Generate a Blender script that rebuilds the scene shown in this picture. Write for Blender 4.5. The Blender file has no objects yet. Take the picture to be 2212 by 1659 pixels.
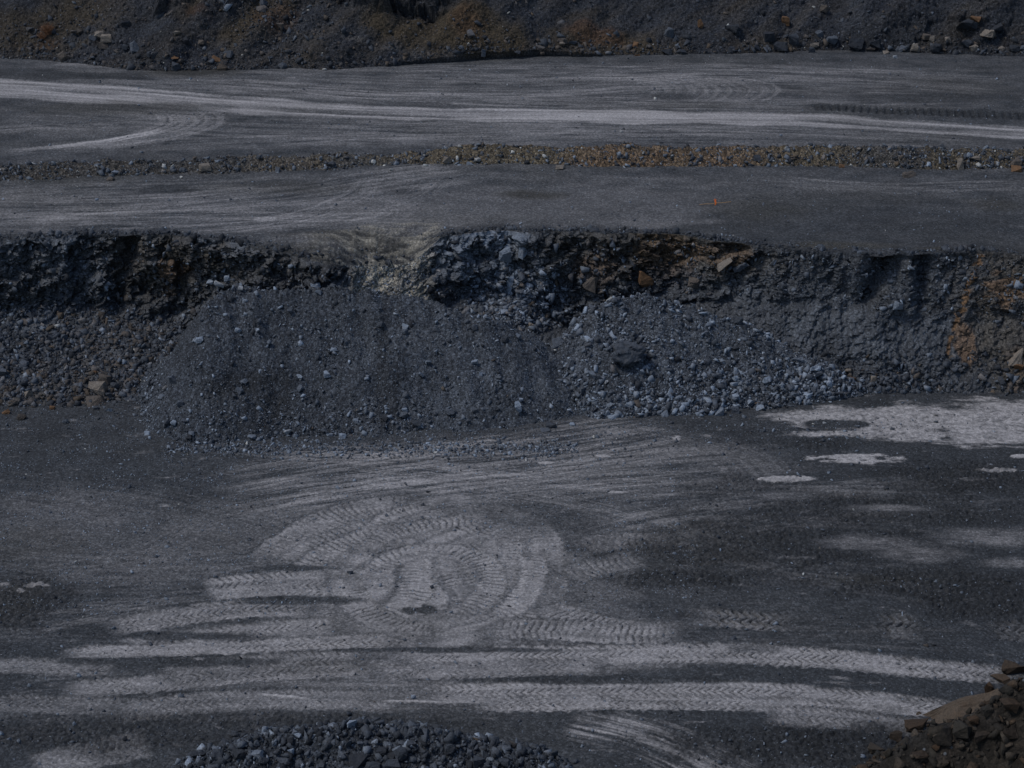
import bpy, bmesh, math, random
import numpy as np
from mathutils import Vector, Matrix

# ------------------------------------------------------------------ camera, world, sun, exposure
sc = bpy.context.scene
CAM_H, PITCH, LENS = 41.0, 22.0, 73.0
cam_d = bpy.data.cameras.new("camera"); cam = bpy.data.objects.new("camera", cam_d)
sc.collection.objects.link(cam); sc.camera = cam
cam.location = (0, 0, CAM_H); cam.rotation_euler = (math.radians(90 - PITCH), 0, 0)
cam_d.lens = LENS; cam_d.sensor_width = 36; cam_d.clip_end = 2000; cam_d.clip_start = 0.5

SUN_EL, SUN_AZ = 58.0, 196.0        # azimuth the light comes from, degrees from +X counter-clockwise
w = bpy.data.worlds.new("World"); sc.world = w; w.use_nodes = True
nt = w.node_tree; nt.nodes.clear()
sky = nt.nodes.new("ShaderNodeTexSky"); sky.sky_type = 'NISHITA'; sky.sun_disc = False
sky.sun_elevation = math.radians(SUN_EL); sky.sun_rotation = math.radians(90 - SUN_AZ)
bg = nt.nodes.new("ShaderNodeBackground"); bg.inputs[1].default_value = 0.09
wo = nt.nodes.new("ShaderNodeOutputWorld")
nt.links.new(sky.outputs[0], bg.inputs[0]); nt.links.new(bg.outputs[0], wo.inputs[0])
sl = bpy.data.lights.new("sun", 'SUN'); sl.energy = 1.4; sl.angle = math.radians(13); sl.color = (1.0, 0.95, 0.88)
so = bpy.data.objects.new("sun", sl); sc.collection.objects.link(so)
_d = Vector((math.cos(math.radians(SUN_EL)) * math.cos(math.radians(SUN_AZ)),
             math.cos(math.radians(SUN_EL)) * math.sin(math.radians(SUN_AZ)), math.sin(math.radians(SUN_EL))))
so.rotation_euler = _d.to_track_quat('Z', 'Y').to_euler(); so.location = (0, 60, 90)
sc.view_settings.view_transform = 'Standard'; sc.view_settings.look = 'None'
sc.view_settings.gamma = 1.0; sc.view_settings.exposure = 0.30
sc.view_settings.use_curve_mapping = False

# ------------------------------------------------------------------ survey helpers: photo measurement -> place in the pit
FPX = 2212 * LENS / 36.0
CP, SP = math.cos(math.radians(PITCH)), math.sin(math.radians(PITCH))
def ray(px, py):
    a = (px - 1106) / FPX; b = -(py - 829.5) / FPX
    return np.array([a, CP + b * SP, -SP + b * CP])
def on_z(px, py, z=0.0):
    r = ray(px, py); t = (z - CAM_H) / r[2]; return r * t + (0, 0, CAM_H)
def on_y(px, py, y):
    r = ray(px, py); t = y / r[1]; return r * t + (0, 0, CAM_H)
FAR_Y, FAR_Z, FAR_S = 145.0, 6.9, 0.72
def on_far(px, py):
    r = ray(px, py)   # z = FAR_Z + FAR_S (y-FAR_Y)
    t = (FAR_Z - FAR_S * FAR_Y - CAM_H) / (r[2] - FAR_S * r[1]); return r * t + (0, 0, CAM_H)

# ------------------------------------------------------------------ numpy noise
def _h(ix, iy, seed):
    n = ix.astype(np.int32).view(np.uint32) * np.uint32(374761393) + iy.astype(np.int32).view(np.uint32) * np.uint32(668265263) + np.uint32((seed * 1442695041) & 0xFFFFFFFF)
    n ^= n >> np.uint32(13); n *= np.uint32(1274126177)
    n ^= n >> np.uint32(16); n *= np.uint32(2246822519)
    n ^= n >> np.uint32(15)
    return (n & np.uint32(0xFFFFFF)).astype(np.float32) * np.float32(1 / 16777215.0)
def vn(x, y, seed=0):
    x, y = np.broadcast_arrays(np.asarray(x), np.asarray(y)); ix = np.floor(x); iy = np.floor(y); fx = (x - ix).astype(np.float32); fy = (y - iy).astype(np.float32)
    ux = fx * fx * fx * (fx * (fx * 6 - 15) + 10); uy = fy * fy * fy * (fy * (fy * 6 - 15) + 10)
    def g(ax, ay):
        a = _h(ix + ax, iy + ay, seed) * np.float32(2 * math.pi)
        return np.cos(a) * (fx - ax) + np.sin(a) * (fy - ay)
    a = g(0, 0); b = g(1, 0); c = g(0, 1); d = g(1, 1)
    return ((a + (b - a) * ux) * (1 - uy) + (c + (d - c) * ux) * uy) * 1.5     # about -1..1
def fbm(x, y, oct=4, seed=0, gain=0.5):
    s = 0; a = 1.0; t = 0
    for i in range(oct):
        s = s + a * vn(x, y, seed + i * 17); t += a; a *= gain
        x = x * 2.03 + 5.1; y = y * 2.03 - 3.7
    return s / t
def cells(x, y, seed=0, tilt=1.0):
    """faceted stone-like noise: every cell a randomly raised, randomly tilted plane; also distance to the cell border"""
    ix = np.floor(x); iy = np.floor(y); f32 = np.float32
    best = np.full(x.shape, 9.0, f32); sec = np.full(x.shape, 9.0, f32); val = np.zeros(x.shape, f32); rid = np.zeros(x.shape, f32)
    fx = (x - ix).astype(f32); fy = (y - iy).astype(f32)
    for ax in (-1, 0, 1):
        for ay in (-1, 0, 1):
            cx = ix + ax; cy = iy + ay
            dx = fx - f32(ax) - _h(cx, cy, seed); dy = fy - f32(ay) - _h(cx, cy, seed + 1); d = dx * dx + dy * dy
            r0 = _h(cx, cy, seed + 2); t1 = _h(cx, cy, seed + 3) - .5; t2 = _h(cx, cy, seed + 4) - .5
            v = r0 + f32(2 * tilt) * (dx * t1 + dy * t2)
            m = d < best
            sec = np.where(m, best, np.minimum(sec, d))
            best = np.where(m, d, best); val = np.where(m, v, val); rid = np.where(m, r0, rid)
    return val, np.sqrt(sec) - np.sqrt(best), rid
def sstep(a, b, x):
    t = np.clip((x - a) / (b - a), 0, 1); return t * t * (3 - 2 * t)
def blob(X, Y, cx, cy, rx, ry, seed=3, rough=.45, f=1.0, soft=.5):
    d = np.sqrt(((X - cx) / rx) ** 2 + ((Y - cy) / ry) ** 2)
    d = d + rough * fbm(X * f, Y * f, 4, seed)
    return 1 - sstep(1 - soft, 1 + soft * .6, d)

# ------------------------------------------------------------------ object helpers
def tag(o, label=None, cat=None, group=None, kind=None):
    if label: o["label"] = label
    if cat: o["category"] = cat
    if group: o["group"] = group
    if kind: o["kind"] = kind
    return o
def raw_mesh(name, co, faces, nper, mat, mask=None, parent=None):
    me = bpy.data.meshes.new(name); nv = len(co); nf = len(faces)
    me.vertices.add(nv); me.vertices.foreach_set("co", np.ascontiguousarray(co, np.float32).ravel())
    me.loops.add(nf * nper); me.polygons.add(nf)
    me.loops.foreach_set("vertex_index", np.ascontiguousarray(faces, np.int32).ravel())
    me.polygons.foreach_set("loop_start", np.arange(0, nf * nper, nper, dtype=np.int32))
    me.polygons.foreach_set("loop_total", np.full(nf, nper, np.int32))
    if mask is not None:
        at = me.attributes.new("mask", 'FLOAT_COLOR', 'POINT')
        at.data.foreach_set("color", np.ascontiguousarray(mask, np.float32).ravel())
    me.update(calc_edges=True)
    me.materials.append(mat)
    o = bpy.data.objects.new(name, me); sc.collection.objects.link(o)
    if parent: o.parent = parent
    return o
def grid_obj(name, X, Y, Z, M, mat, sel=None, parent=None):
    """M: mask (rows, cols, 4); sel: bool per cell"""
    R, Cn = X.shape
    idx = np.arange(R * Cn).reshape(R, Cn)
    q = np.stack([idx[:-1, :-1], idx[:-1, 1:], idx[1:, 1:], idx[1:, :-1]], -1)
    q = q.reshape(-1, 4) if sel is None else q[sel]
    used = np.zeros(R * Cn, bool); used[q.ravel()] = True
    remap = np.cumsum(used) - 1
    co = np.stack([X.ravel(), Y.ravel(), Z.ravel()], -1)[used]
    return raw_mesh(name, co, remap[q], 4, mat, M.reshape(-1, 4)[used], parent)

# ------------------------------------------------------------------ materials
def node(nt, t, **k):
    n = nt.nodes.new(t)
    for a, b in k.items(): setattr(n, a, b)
    return n
def mixc(nt, f, a, b, mode='MIX'):
    n = nt.nodes.new("ShaderNodeMix"); n.data_type = 'RGBA'; n.blend_type = mode
    for s, v in ((n.inputs[0], f), (n.inputs[6], a), (n.inputs[7], b)):
        if hasattr(v, "is_linked"): nt.links.new(v, s)
        elif isinstance(v, tuple): s.default_value = (*v, 1)
        else: s.default_value = v
    return n.outputs[2]
def mrange(nt, v, a, b, c, d):
    n = nt.nodes.new("ShaderNodeMapRange"); nt.links.new(v, n.inputs[0])
    for i, k in enumerate((a, b, c, d)): n.inputs[1 + i].default_value = k
    return n.outputs[0]
def noise_n(nt, co, scale, detail=3, rough=.6):
    n = nt.nodes.new("ShaderNodeTexNoise"); n.inputs["Scale"].default_value = scale
    n.inputs["Detail"].default_value = detail; n.inputs["Roughness"].default_value = rough
    nt.links.new(co, n.inputs["Vector"]); return n.outputs[0]
def ground_material(name, base_a, base_b, pale, brown, rust, rough=.95, speck=1.0, spec=.25):
    m = bpy.data.materials.new(name); m.use_nodes = True; nt = m.node_tree
    bs = nt.nodes["Principled BSDF"]
    tc = node(nt, "ShaderNodeTexCoord").outputs["Object"]
    at = node(nt, "ShaderNodeAttribute", attribute_name="mask")
    sp = node(nt, "ShaderNodeSeparateColor"); nt.links.new(at.outputs["Color"], sp.inputs[0])
    n1 = noise_n(nt, tc, .5, 6, .65); n2 = noise_n(nt, tc, 7, 5, .7); n3 = noise_n(nt, tc, 26, 2, .6)
    c = mixc(nt, mrange(nt, n1, .35, .65, 0, 1), base_a, base_b)
    c = mixc(nt, sp.outputs[0], c, pale)
    c = mixc(nt, sp.outputs[1], c, brown)
    c = mixc(nt, sp.outputs[2], c, rust)
    c = mixc(nt, mrange(nt, at.outputs["Alpha"], 0, 1, 0, .8), c, (.012, .013, .015))
    g = mixc(nt, 1.0, mrange(nt, n2, .3, .7, .62, 1.38), mrange(nt, n3, .3, .7, 1 - .5 * speck, 1 + .5 * speck), 'MULTIPLY')
    c = mixc(nt, 1.0, c, g, 'MULTIPLY')
    gv = node(nt, "ShaderNodeTexVoronoi"); gv.inputs["Scale"].default_value = 11; nt.links.new(tc, gv.inputs["Vector"])
    gs = node(nt, "ShaderNodeSeparateColor"); nt.links.new(gv.outputs["Color"], gs.inputs[0])
    pw = node(nt, "ShaderNodeMath", operation='POWER'); nt.links.new(gs.outputs[1], pw.inputs[0]); pw.inputs[1].default_value = 2.2
    grain = mrange(nt, pw.outputs[0], 0, 1, 1 - .38 * speck, 1 + 1.05 * speck)
    gmix = node(nt, "ShaderNodeMix"); gmix.data_type = 'FLOAT'; nt.links.new(mrange(nt, sp.outputs[0], .1, .8, 0, .72), gmix.inputs[0]); nt.links.new(grain, gmix.inputs[2]); gmix.inputs[3].default_value = 1.0
    c = mixc(nt, 1.0, c, gmix.outputs[0], 'MULTIPLY')
    vo = node(nt, "ShaderNodeTexVoronoi"); vo.inputs["Scale"].default_value = 7.5; nt.links.new(tc, vo.inputs["Vector"])
    sv = node(nt, "ShaderNodeSeparateColor"); nt.links.new(vo.outputs["Color"], sv.inputs[0])
    pick = mrange(nt, sv.outputs[0], .90, .93, 0, .55 * speck)
    mul = node(nt, "ShaderNodeMath", operation='MULTIPLY'); nt.links.new(pick, mul.inputs[0])
    nt.links.new(mrange(nt, vo.outputs["Distance"], .18, .32, 1, 0), mul.inputs[1])
    c = mixc(nt, mul.outputs[0], c, (.2, .22, .25))
    nt.links.new(c, bs.inputs["Base Color"])
    bs.inputs["Roughness"].default_value = rough; bs.inputs["Specular IOR Level"].default_value = spec
    bp = node(nt, "ShaderNodeBump"); bp.inputs["Strength"].default_value = .9; bp.inputs["Distance"].default_value = .06
    ad = node(nt, "ShaderNodeMath", operation='ADD'); nt.links.new(n2, ad.inputs[0]); nt.links.new(mrange(nt, gv.outputs["Distance"], 0, .7, .5 * speck, 0), ad.inputs[1])
    nt.links.new(ad.outputs[0], bp.inputs["Height"]); nt.links.new(mrange(nt, sp.outputs[0], .1, .8, .9, .35), bp.inputs["Strength"]); nt.links.new(bp.outputs[0], bs.inputs["Normal"])
    return m
def stone_material(name, lo, mid, hi, rust):
    m = bpy.data.materials.new(name); m.use_nodes = True; nt = m.node_tree
    bs = nt.nodes["Principled BSDF"]
    tc = node(nt, "ShaderNodeTexCoord").outputs["Object"]
    at = node(nt, "ShaderNodeAttribute", attribute_name="mask")
    sp = node(nt, "ShaderNodeSeparateColor"); nt.links.new(at.outputs["Color"], sp.inputs[0])
    rp = node(nt, "ShaderNodeValToRGB"); nt.links.new(sp.outputs[0], rp.inputs[0])
    e = rp.color_ramp.elements; e[0].color = (*lo, 1); e[1].color = (*hi, 1)
    k = e.new(.5); k.color = (*mid, 1)
    n1 = noise_n(nt, tc, 3.5, 5, .65); n2 = noise_n(nt, tc, 14, 4, .7)
    c = mixc(nt, sp.outputs[1], rp.outputs[0], rust)
    ox = mixc(nt, 1.0, c, (1.0, .72, .5), 'MULTIPLY')
    c = mixc(nt, mrange(nt, n1, .5, .72, 0, .35), c, ox)
    c = mixc(nt, sp.outputs[2], c, (.42, .42, .40))
    c = mixc(nt, 1.0, c, mrange(nt, n2, .3, .7, .55, 1.45), 'MULTIPLY')
    nt.links.new(c, bs.inputs["Base Color"]); bs.inputs["Roughness"].default_value = .85
    bs.inputs["Specular IOR Level"].default_value = .3
    bp = node(nt, "ShaderNodeBump"); bp.inputs["Strength"].default_value = .8; bp.inputs["Distance"].default_value = .04
    nt.links.new(n2, bp.inputs["Height"]); nt.links.new(bp.outputs[0], bs.inputs["Normal"])
    return m
PALE = (.325, .314, .318)
M_floor = ground_material("crushed_slate_floor", (.028, .031, .0355), (.044, .0485, .055), PALE, (.050, .046, .036), (.25, .232, .195), speck=.62)
M_chute = ground_material("pale_run_of_gravel", (.036, .040, .047), (.070, .077, .088), PALE, (.050, .046, .036), (.27, .25, .205), speck=1.0)
M_heap = ground_material("blasted_shale_fines", (.034, .040, .050), (.052, .060, .073), (.14, .16, .19), (.05, .045, .038), (.12, .07, .04), .93, 1.0)
M_face = ground_material("fractured_slate_face", (.036, .040, .047), (.070, .077, .088), (.17, .20, .245), (.060, .049, .034), (.15, .088, .045), .85, .8, .35)
M_berm = ground_material("stony_earth_bank", (.045, .047, .048), (.06, .06, .06), (.2, .2, .2), (.080, .068, .048), (.105, .070, .045), .95, 1.2)
M_slope = ground_material("weathered_hillside", (.017, .020, .027), (.029, .033, .041), (.13, .12, .11), (.044, .034, .021), (.08, .042, .022), .95, .8)
M_mound = ground_material("brown_spoil", (.012, .011, .009), (.020, .017, .013), (.1, .1, .1), (.019, .0145, .010), (.032, .019, .011), .95, .8)
M_stone = stone_material("slate_rubble", (.018, .021, .027), (.068, .080, .100), (.25, .30, .37), (.13, .095, .060))

M_orange = stone_material("rusty_rock", (.06, .042, .028), (.09, .06, .038), (.11, .08, .055), (.12, .068, .036))
M_earthy = stone_material("brown_weathered_rock", (.012, .011, .010), (.024, .021, .017), (.080, .064, .049), (.042, .025, .014))

# ------------------------------------------------------------------ tracks on a sheet
def smooth_line(pts, step=.35):
    pts = [np.array(p[:2], float) for p in pts]
    if len(pts) > 2:
        P = [2 * pts[0] - pts[1]] + pts + [2 * pts[-1] - pts[-2]]; out = []
        for i in range(1, len(P) - 2):
            n = max(2, int(np.linalg.norm(P[i + 1] - P[i]) / step))
            for k in range(n):
                t = k / n; a, b, c, d = P[i - 1], P[i], P[i + 1], P[i + 2]
                out.append(.5 * ((2 * b) + (c - a) * t + (2 * a - 5 * b + 4 * c - d) * t * t + (3 * b - a - 3 * c + d) * t ** 3))
        out.append(pts[-1]); return np.array(out)
    n = max(2, int(np.linalg.norm(pts[1] - pts[0]) / step))
    return np.array([pts[0] + (pts[1] - pts[0]) * k / n for k in range(n + 1)])
def line_field(xs, ys, line, reach):
    """signed offset and distance along a line, for all grid points within reach; plus fraction along"""
    D = np.full((len(ys), len(xs)), 99.0, np.float32); S = np.zeros_like(D); s0 = 0
    for a, b in zip(line[:-1], line[1:]):
        L = np.linalg.norm(b - a)
        if L < 1e-6: continue
        i0, i1 = np.searchsorted(xs, (min(a[0], b[0]) - reach, max(a[0], b[0]) + reach))
        j0, j1 = np.searchsorted(ys, (min(a[1], b[1]) - reach, max(a[1], b[1]) + reach))
        if i1 > i0 and j1 > j0:
            t = (b - a) / L; x = xs[i0:i1][None, :] - a[0]; y = ys[j0:j1][:, None] - a[1]
            s = x * t[0] + y * t[1]; c = np.clip(s, 0, L)
            d = np.hypot(x - c * t[0], y - c * t[1]); sg = np.sign(x * t[1] - y * t[0])
            sub = D[j0:j1, i0:i1]; m = d < np.abs(sub)
            sub[m] = (d * sg)[m]; S[j0:j1, i0:i1][m] = (s0 + s)[m]
        s0 += L
    return D, S, s0

# ================================================================== LOWER FLOOR
def axis(lo, hi, step, far_lo, far_hi, n=26):
    core = np.arange(lo, hi + step * .5, step)
    a = lo - (np.linspace(0, 1, n + 1)[1:] ** 2.2) * (lo - far_lo); b = hi + (np.linspace(0, 1, n + 1)[1:] ** 2.2) * (far_hi - hi)
    return np.concatenate([a[::-1], core, b])
xs = axis(-28, 28, .046, -160, 160)
ya = []; y = 61.5
while y < 104: ya.append(y); y += .040 * (y / 62) ** 1.3
ya = np.array(ya)
ys = np.concatenate([(61.5 - (np.linspace(0, 1, 31)[1:] ** 2) * 140)[::-1], ya, np.array([106, 109, 113.])])
FX, FY = np.meshgrid(xs, ys)
FM = np.zeros(FX.shape + (4,), np.float32)
FZ = .16 * fbm(FX * .07, FY * .07, 3, 11) + .035 * fbm(FX * .5, FY * .6, 3, 12)
FZ += .022 * fbm(FX * 4.5, FY * 4.5, 3, 13)                       # gravel
pale = np.zeros(FX.shape, np.float32); groove = np.zeros_like(pale); rut = np.zeros_like(pale)
brk = fbm(FX * .9, FY * 1.6, 5, 21); fine = fbm(FX * 3.5, FY * 3.5, 4, 22)
wx = .12 * fbm(FX * 1.2, FY * 1.2, 2, 25); brk2 = fbm(FX * .45, FY * .8, 3, 27); ragged = fbm(FX * 1.6, FY * 5, 4, 28, .65); rag2 = fbm(FX * .35, FY * 1.3, 5, 29, .6)
def F(pts): return [on_z(*p) for p in pts]
def track(pts, width, amt, tread=1.0, pitch=.31, rows=2, chev=1.05, fade=.12, deep=1.0, brkamt=.55, rim=.0):
    global pale, groove, rut
    line = smooth_line(F(pts)); D, S, L = line_field(xs, ys, line, width * .5 + .5)
    D = D + wx * .6
    near = np.abs(D) < width * .5 + .5
    ends = sstep(0, fade * L + .1, S) * sstep(0, fade * L + .1, L - S)
    e = (1 - sstep(width * .5 - .16, width * .5 + .12, np.abs(D) + .28 * fine)) * near
    u = D / (width / rows); tri = np.abs((u - np.floor(u)) * 2 - 1)          # chevrons
    ph = S / pitch + tri * chev + .22 * np.floor(u) + .30 * brk; fr = ph - np.floor(ph)
    g = (1 - sstep(.10, .30, np.abs(fr - .5) * 1.0 + .04 * fine)) if False else sstep(.60, .74, fr + .10 * fine) * (1 - sstep(.93, 1.0, fr))
    g = g * (tri > .12) * np.clip(.66 + 2.0 * brk2 + .9 * fine, .05, 1)
    p = e * ends * np.clip(amt + brkamt * brk * amt + .18 * fine, 0, 1)
    lng = fbm(D * 2.2, S * .18, 3, int(abs(pts[0][0])) + 7)
    p = np.clip(p * (1 + .55 * lng), 0, 1)
    if rim: rb_ = np.exp(-((np.abs(D) - width * .5 - .05) / .14) ** 2) * ends * near; pale = pale * (1 - rim * rb_ * (.6 + .8 * brk2))
    pale = np.where(near, np.maximum(pale * (1 - .6 * e * ends), p), pale)
    groove = np.where(near & (e > .3), g * tread * e * ends, groove)
    rut = np.maximum(rut, deep * e * ends); FZ[...] = FZ + np.where(near, .035 * np.exp(-((np.abs(D) - width * .5 - .12) / .13) ** 2) * ends * (.5 + fine), 0)
def streaks(pts, width, amt, freq=5.0, seed=0, fade=.2, dark=0.0):
    global pale
    line = smooth_line(F(pts)); D, S, L = line_field(xs, ys, line, width * .5 + .3)
    near = np.abs(D) < width * .5 + .3
    ends = sstep(0, fade * L + .1, S) * sstep(0, fade * L + .1, L - S)
    e = (1 - sstep(width * .25, width * .5, np.abs(D))) * near
    n = fbm(D * freq, S * .16, 4, 200 + seed, .65) + .35 * vn(D * freq * 3, S * .5, 300 + seed)
    v = e * ends * amt * np.clip(.35 + 1.5 * n, -dark, 1.4)
    pale = pale + np.where(near, v, 0)
    FZ[...] = FZ + np.where(near, e * ends * .03 * n, 0)

# broad pale dusty ground of the turning area
def fb(px, py, rx, ry, amt, seed=1, f=.6, rough=.5, soft=.5):
    global pale
    c = on_z(px, py); k = on_z(px + rx, py); k2 = on_z(px, py - ry)
    b = blob(FX, FY, c[0], c[1], abs(k[0] - c[0]), abs(k2[1] - c[1]), seed, rough, f, soft)
    pale = np.maximum(pale, b * amt * np.clip(1 + .5 * brk + .4 * fine, 0, 1.6)); return b
fb(930, 1240, 280, 150, .85, 31); fb(800, 1150, 190, 60, .34, 32); fb(1050, 1170, 160, 80, .30, 33); fb(640, 1200, 90, 30, .5, 30)
fb(850, 1370, 380, 50, .46, 34); fb(1050, 1440, 420, 26, .36, 35); fb(700, 1450, 330, 26, .34, 36)
fb(1250, 1250, 170, 90, .26, 37); fb(1180, 1360, 280, 26, .36, 38); fb(900, 1490, 430, 30, .30, 39)
fb(420, 1180, 420, 90, .16, 40); fb(120, 1120, 220, 70, .22, 41); fb(560, 1520, 330, 20, .30, 42)
fb(1450, 1000, 300, 60, .17, 43); fb(1500, 1300, 400, 60, .06, 44); fb(1000, 1060, 500, 40, .14, 45)
streaks([(420, 1075), (800, 1015), (1150, 975), (1500, 925)], 7.5, .62, 2.6, 1, .18, .5)
streaks([(500, 1120), (900, 1065), (1250, 1025), (1700, 985)], 5.5, .5, 2.6, 2, .2, .5)
streaks([(560, 985), (900, 975), (1200, 955)], 3.0, .55, 3.5, 3, .2, .4)
streaks([(-200, 1220), (300, 1240), (800, 1215)], 6, .20, 1.5, 4, .2, .8)
streaks([(1150, 1130), (1600, 1090), (2200, 1120)], 7, .30, 1.8, 5, .2, .8)
streaks([(1300, 1230), (1700, 1190), (2212, 1240)], 8, .22, 1.5, 6, .2, .8)
streaks([(-200, 1560), (500, 1500), (1200, 1475)], 6, .30, 2.0, 7, .2, .6)
streaks([(1200, 1400), (1700, 1385), (2212, 1400)], 5, .20, 2.0, 8, .2, .8)
streaks([(1050, 1275), (1150, 1330), (1330, 1370), (1500, 1378)], 4, .4, 3, 9)
streaks([(-300, 1330), (100, 1340), (600, 1330)], 5, .22, 2, 10, .2, .6)
streaks([(1215, 1560), (1380, 1600), (1560, 1680)], 2.6, .95, 3, 11, .1, .1)
streaks([(1300, 1545), (1450, 1590), (1640, 1670)], 2.0, .75, 4, 12, .1, .1)
for i, pts in enumerate(([(-150, 1010), (300, 1060), (620, 1150), (700, 1290)], [(-150, 1050), (250, 1110), (560, 1180), (640, 1330)], [(2350, 1000), (1800, 1060), (1400, 1120), (1180, 1200)],
        [(2350, 1085), (1750, 1120), (1380, 1190), (1190, 1290)], [(500, 1010), (900, 1040), (1300, 1100), (1700, 1230), (2300, 1330)], [(-100, 1380), (400, 1300), (900, 1280)], [(300, 960), (800, 990), (1400, 1050), (2300, 1060)],
        [(1200, 900), (1500, 960), (1600, 1040), (1500, 1120), (1300, 1160)], [(1250, 900), (1580, 960), (1700, 1050), (1600, 1150)], [(-100, 1270), (300, 1200), (500, 1110), (820, 1060)])):
    streaks(pts, 2.6, .14 if i in (0, 1, 7, 8, 9) else .36, 3.2, 60 + i, .2, .9)
# wheel tracks
W1 = 1.55
for a in (
    # turning swirl
    ([(560, 1232), (620, 1180), (700, 1130), (800, 1098), (930, 1090)], 2.13, 0.7, 1, .30, 1),
    ([(600, 1245), (680, 1190), (780, 1150), (900, 1120), (1010, 1095)], 1.97, 0.6, 1, .30, 1),
    ([(720, 1240), (790, 1180), (850, 1120), (960, 1090)], 1.56, 0.95, 1, .30, 1),
    ([(1060, 1098), (930, 1120), (850, 1150), (828, 1178), (880, 1215), (900, 1260), (850, 1310), (760, 1345)], 1.56, 0.55, 1, .30, 1),
    ([(1115, 1110), (1010, 1150), (930, 1190), (905, 1235), (890, 1290), (820, 1340), (700, 1375)], 1.56, 1.0, 1, .30, 1),
    ([(1150, 1120), (1060, 1160), (985, 1190), (970, 1230), (1000, 1270), (1010, 1310), (930, 1355)], 1.56, 0.6, 1, .30, 1),
    ([(1090, 1130), (1120, 1180), (1100, 1240), (1070, 1300), (980, 1350), (860, 1385)], 1.56, 0.9, 1, .30, 1),
    ([(1130, 1115), (1172, 1170), (1180, 1230), (1168, 1290), (1110, 1340), (1000, 1375), (850, 1395)], 1.64, 1.0, 1, .30, 1),
    ([(1180, 1190), (1200, 1260), (1160, 1330), (1080, 1362), (960, 1385)], 1.15, 0.5, 1, .30, 1),
    ([(1230, 1190), (1330, 1170), (1480, 1165)], 1.64, 0.6, 1, .30, 1),
    ([(1210, 1260), (1290, 1225), (1400, 1205)], 1.8, 0.5, 1, .30, 1),
    ([(1160, 1290), (1220, 1330), (1350, 1362), (1480, 1372)], 1.48, 0.7, 1, .30, 1),
    ([(1010, 1360), (1180, 1362), (1360, 1372), (1500, 1372)], 1.64, 0.75, 1, .30, 1),
    ([(620, 1262), (700, 1200), (790, 1160), (880, 1150), (960, 1165)], 1.4, .8, 1, .30, 1),
    ([(760, 1290), (800, 1240), (870, 1200), (960, 1190), (1040, 1215), (1060, 1270), (1000, 1325), (900, 1350)], 1.3, .9, 1, .30, 1),
    ([(740, 1230), (750, 1280), (800, 1330), (880, 1362), (980, 1368)], 1.4, .75, 1, .30, 1),
    ([(1085, 1120), (1000, 1125), (900, 1140), (820, 1165), (760, 1215)], 1.2, .7, 1, .30, 1),
    ([(1150, 1180), (1150, 1250), (1110, 1310), (1040, 1345)], 1.2, .95, 1, .30, 1),
    # left fingers
    ([(430, 1278), (520, 1266), (620, 1262), (720, 1262)], 2.2, .72, 1),
    ([(220, 1360), (330, 1340), (450, 1322), (580, 1312), (700, 1322)], 1.6, .70, 1),
    ([(240, 1402), (340, 1388), (450, 1372), (600, 1358), (760, 1352)], 1.5, .74, 1),
    ([(110, 1413), (250, 1407), (400, 1401), (560, 1396), (740, 1388), (900, 1380)], 1.15, .92, 1.2),
    ([(-60, 1440), (60, 1438), (160, 1444), (260, 1440)], 1.3, .5, 1),
    ([(110, 1492), (220, 1486), (330, 1477), (480, 1462), (640, 1448), (830, 1440)], 1.4, .70, 1),
    ([(330, 1470), (460, 1445), (620, 1430), (800, 1425)], 1.6, .55, 1),
    ([(-100, 1520), (60, 1522), (160, 1525), (290, 1526)], 1.3, .38, 1),
    ([(215, 1546), (300, 1536), (400, 1522), (560, 1512), (760, 1514), (900, 1520)], 1.6, .52, .8),
    ([(60, 1664), (150, 1645), (240, 1622), (330, 1606)], 2.0, .6, .8),
    ([(-40, 1330), (-10, 1330)], 1.5, .3, 1),
    # through tracks
    ([(780, 1432), (930, 1425), (1100, 1418), (1300, 1416), (1500, 1413), (1660, 1416), (1800, 1424), (1950, 1438), (2100, 1451), (2260, 1462)], 1.55, .92, 1.2),
    ([(780, 1460), (920, 1452), (1080, 1447), (1240, 1441), (1330, 1438)], 1.3, .62, 1),
    ([(850, 1504), (980, 1498), (1150, 1494), (1350, 1492), (1550, 1492), (1700, 1500), (1850, 1513), (1990, 1528), (2150, 1548)], 1.5, .95, 1.2),
    ([(980, 1522), (1150, 1520), (1350, 1518), (1550, 1520), (1700, 1524), (1850, 1532), (2000, 1548)], 1.1, .86, 1.2),
    ([(1640, 1546), (1740, 1549), (1850, 1558), (1980, 1574), (2100, 1590)], 1.4, .66, .8),
    ([(1560, 1398), (1700, 1400)], .7, .3, .5),
): track(a[0], a[1], a[2], a[3], *(a[4:6] if len(a) > 4 else (.31, 2)), .35 if len(a) > 4 else 1.05, .2 if len(a) > 4 else .12, 1.0, .55, .4 if len(a) > 4 else .3)
# deep lug prints in the soft ground on the right
for a in (([(1440, 1333), (1530, 1338), (1640, 1343), (1760, 1347)], 1.5, .42, 2.2), ([(1875, 1350), (1940, 1354), (2010, 1359)], 2.1, .25, 2.4),
          ([(2105, 1358), (2212, 1362), (2300, 1366)], 1.8, .25, 2.4), ([(1440, 1330), (1540, 1332)], .6, .1, 2.4)):
    track(a[0], a[1], a[2], a[3], .38, 2, fade=.38, deep=1.8)
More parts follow.
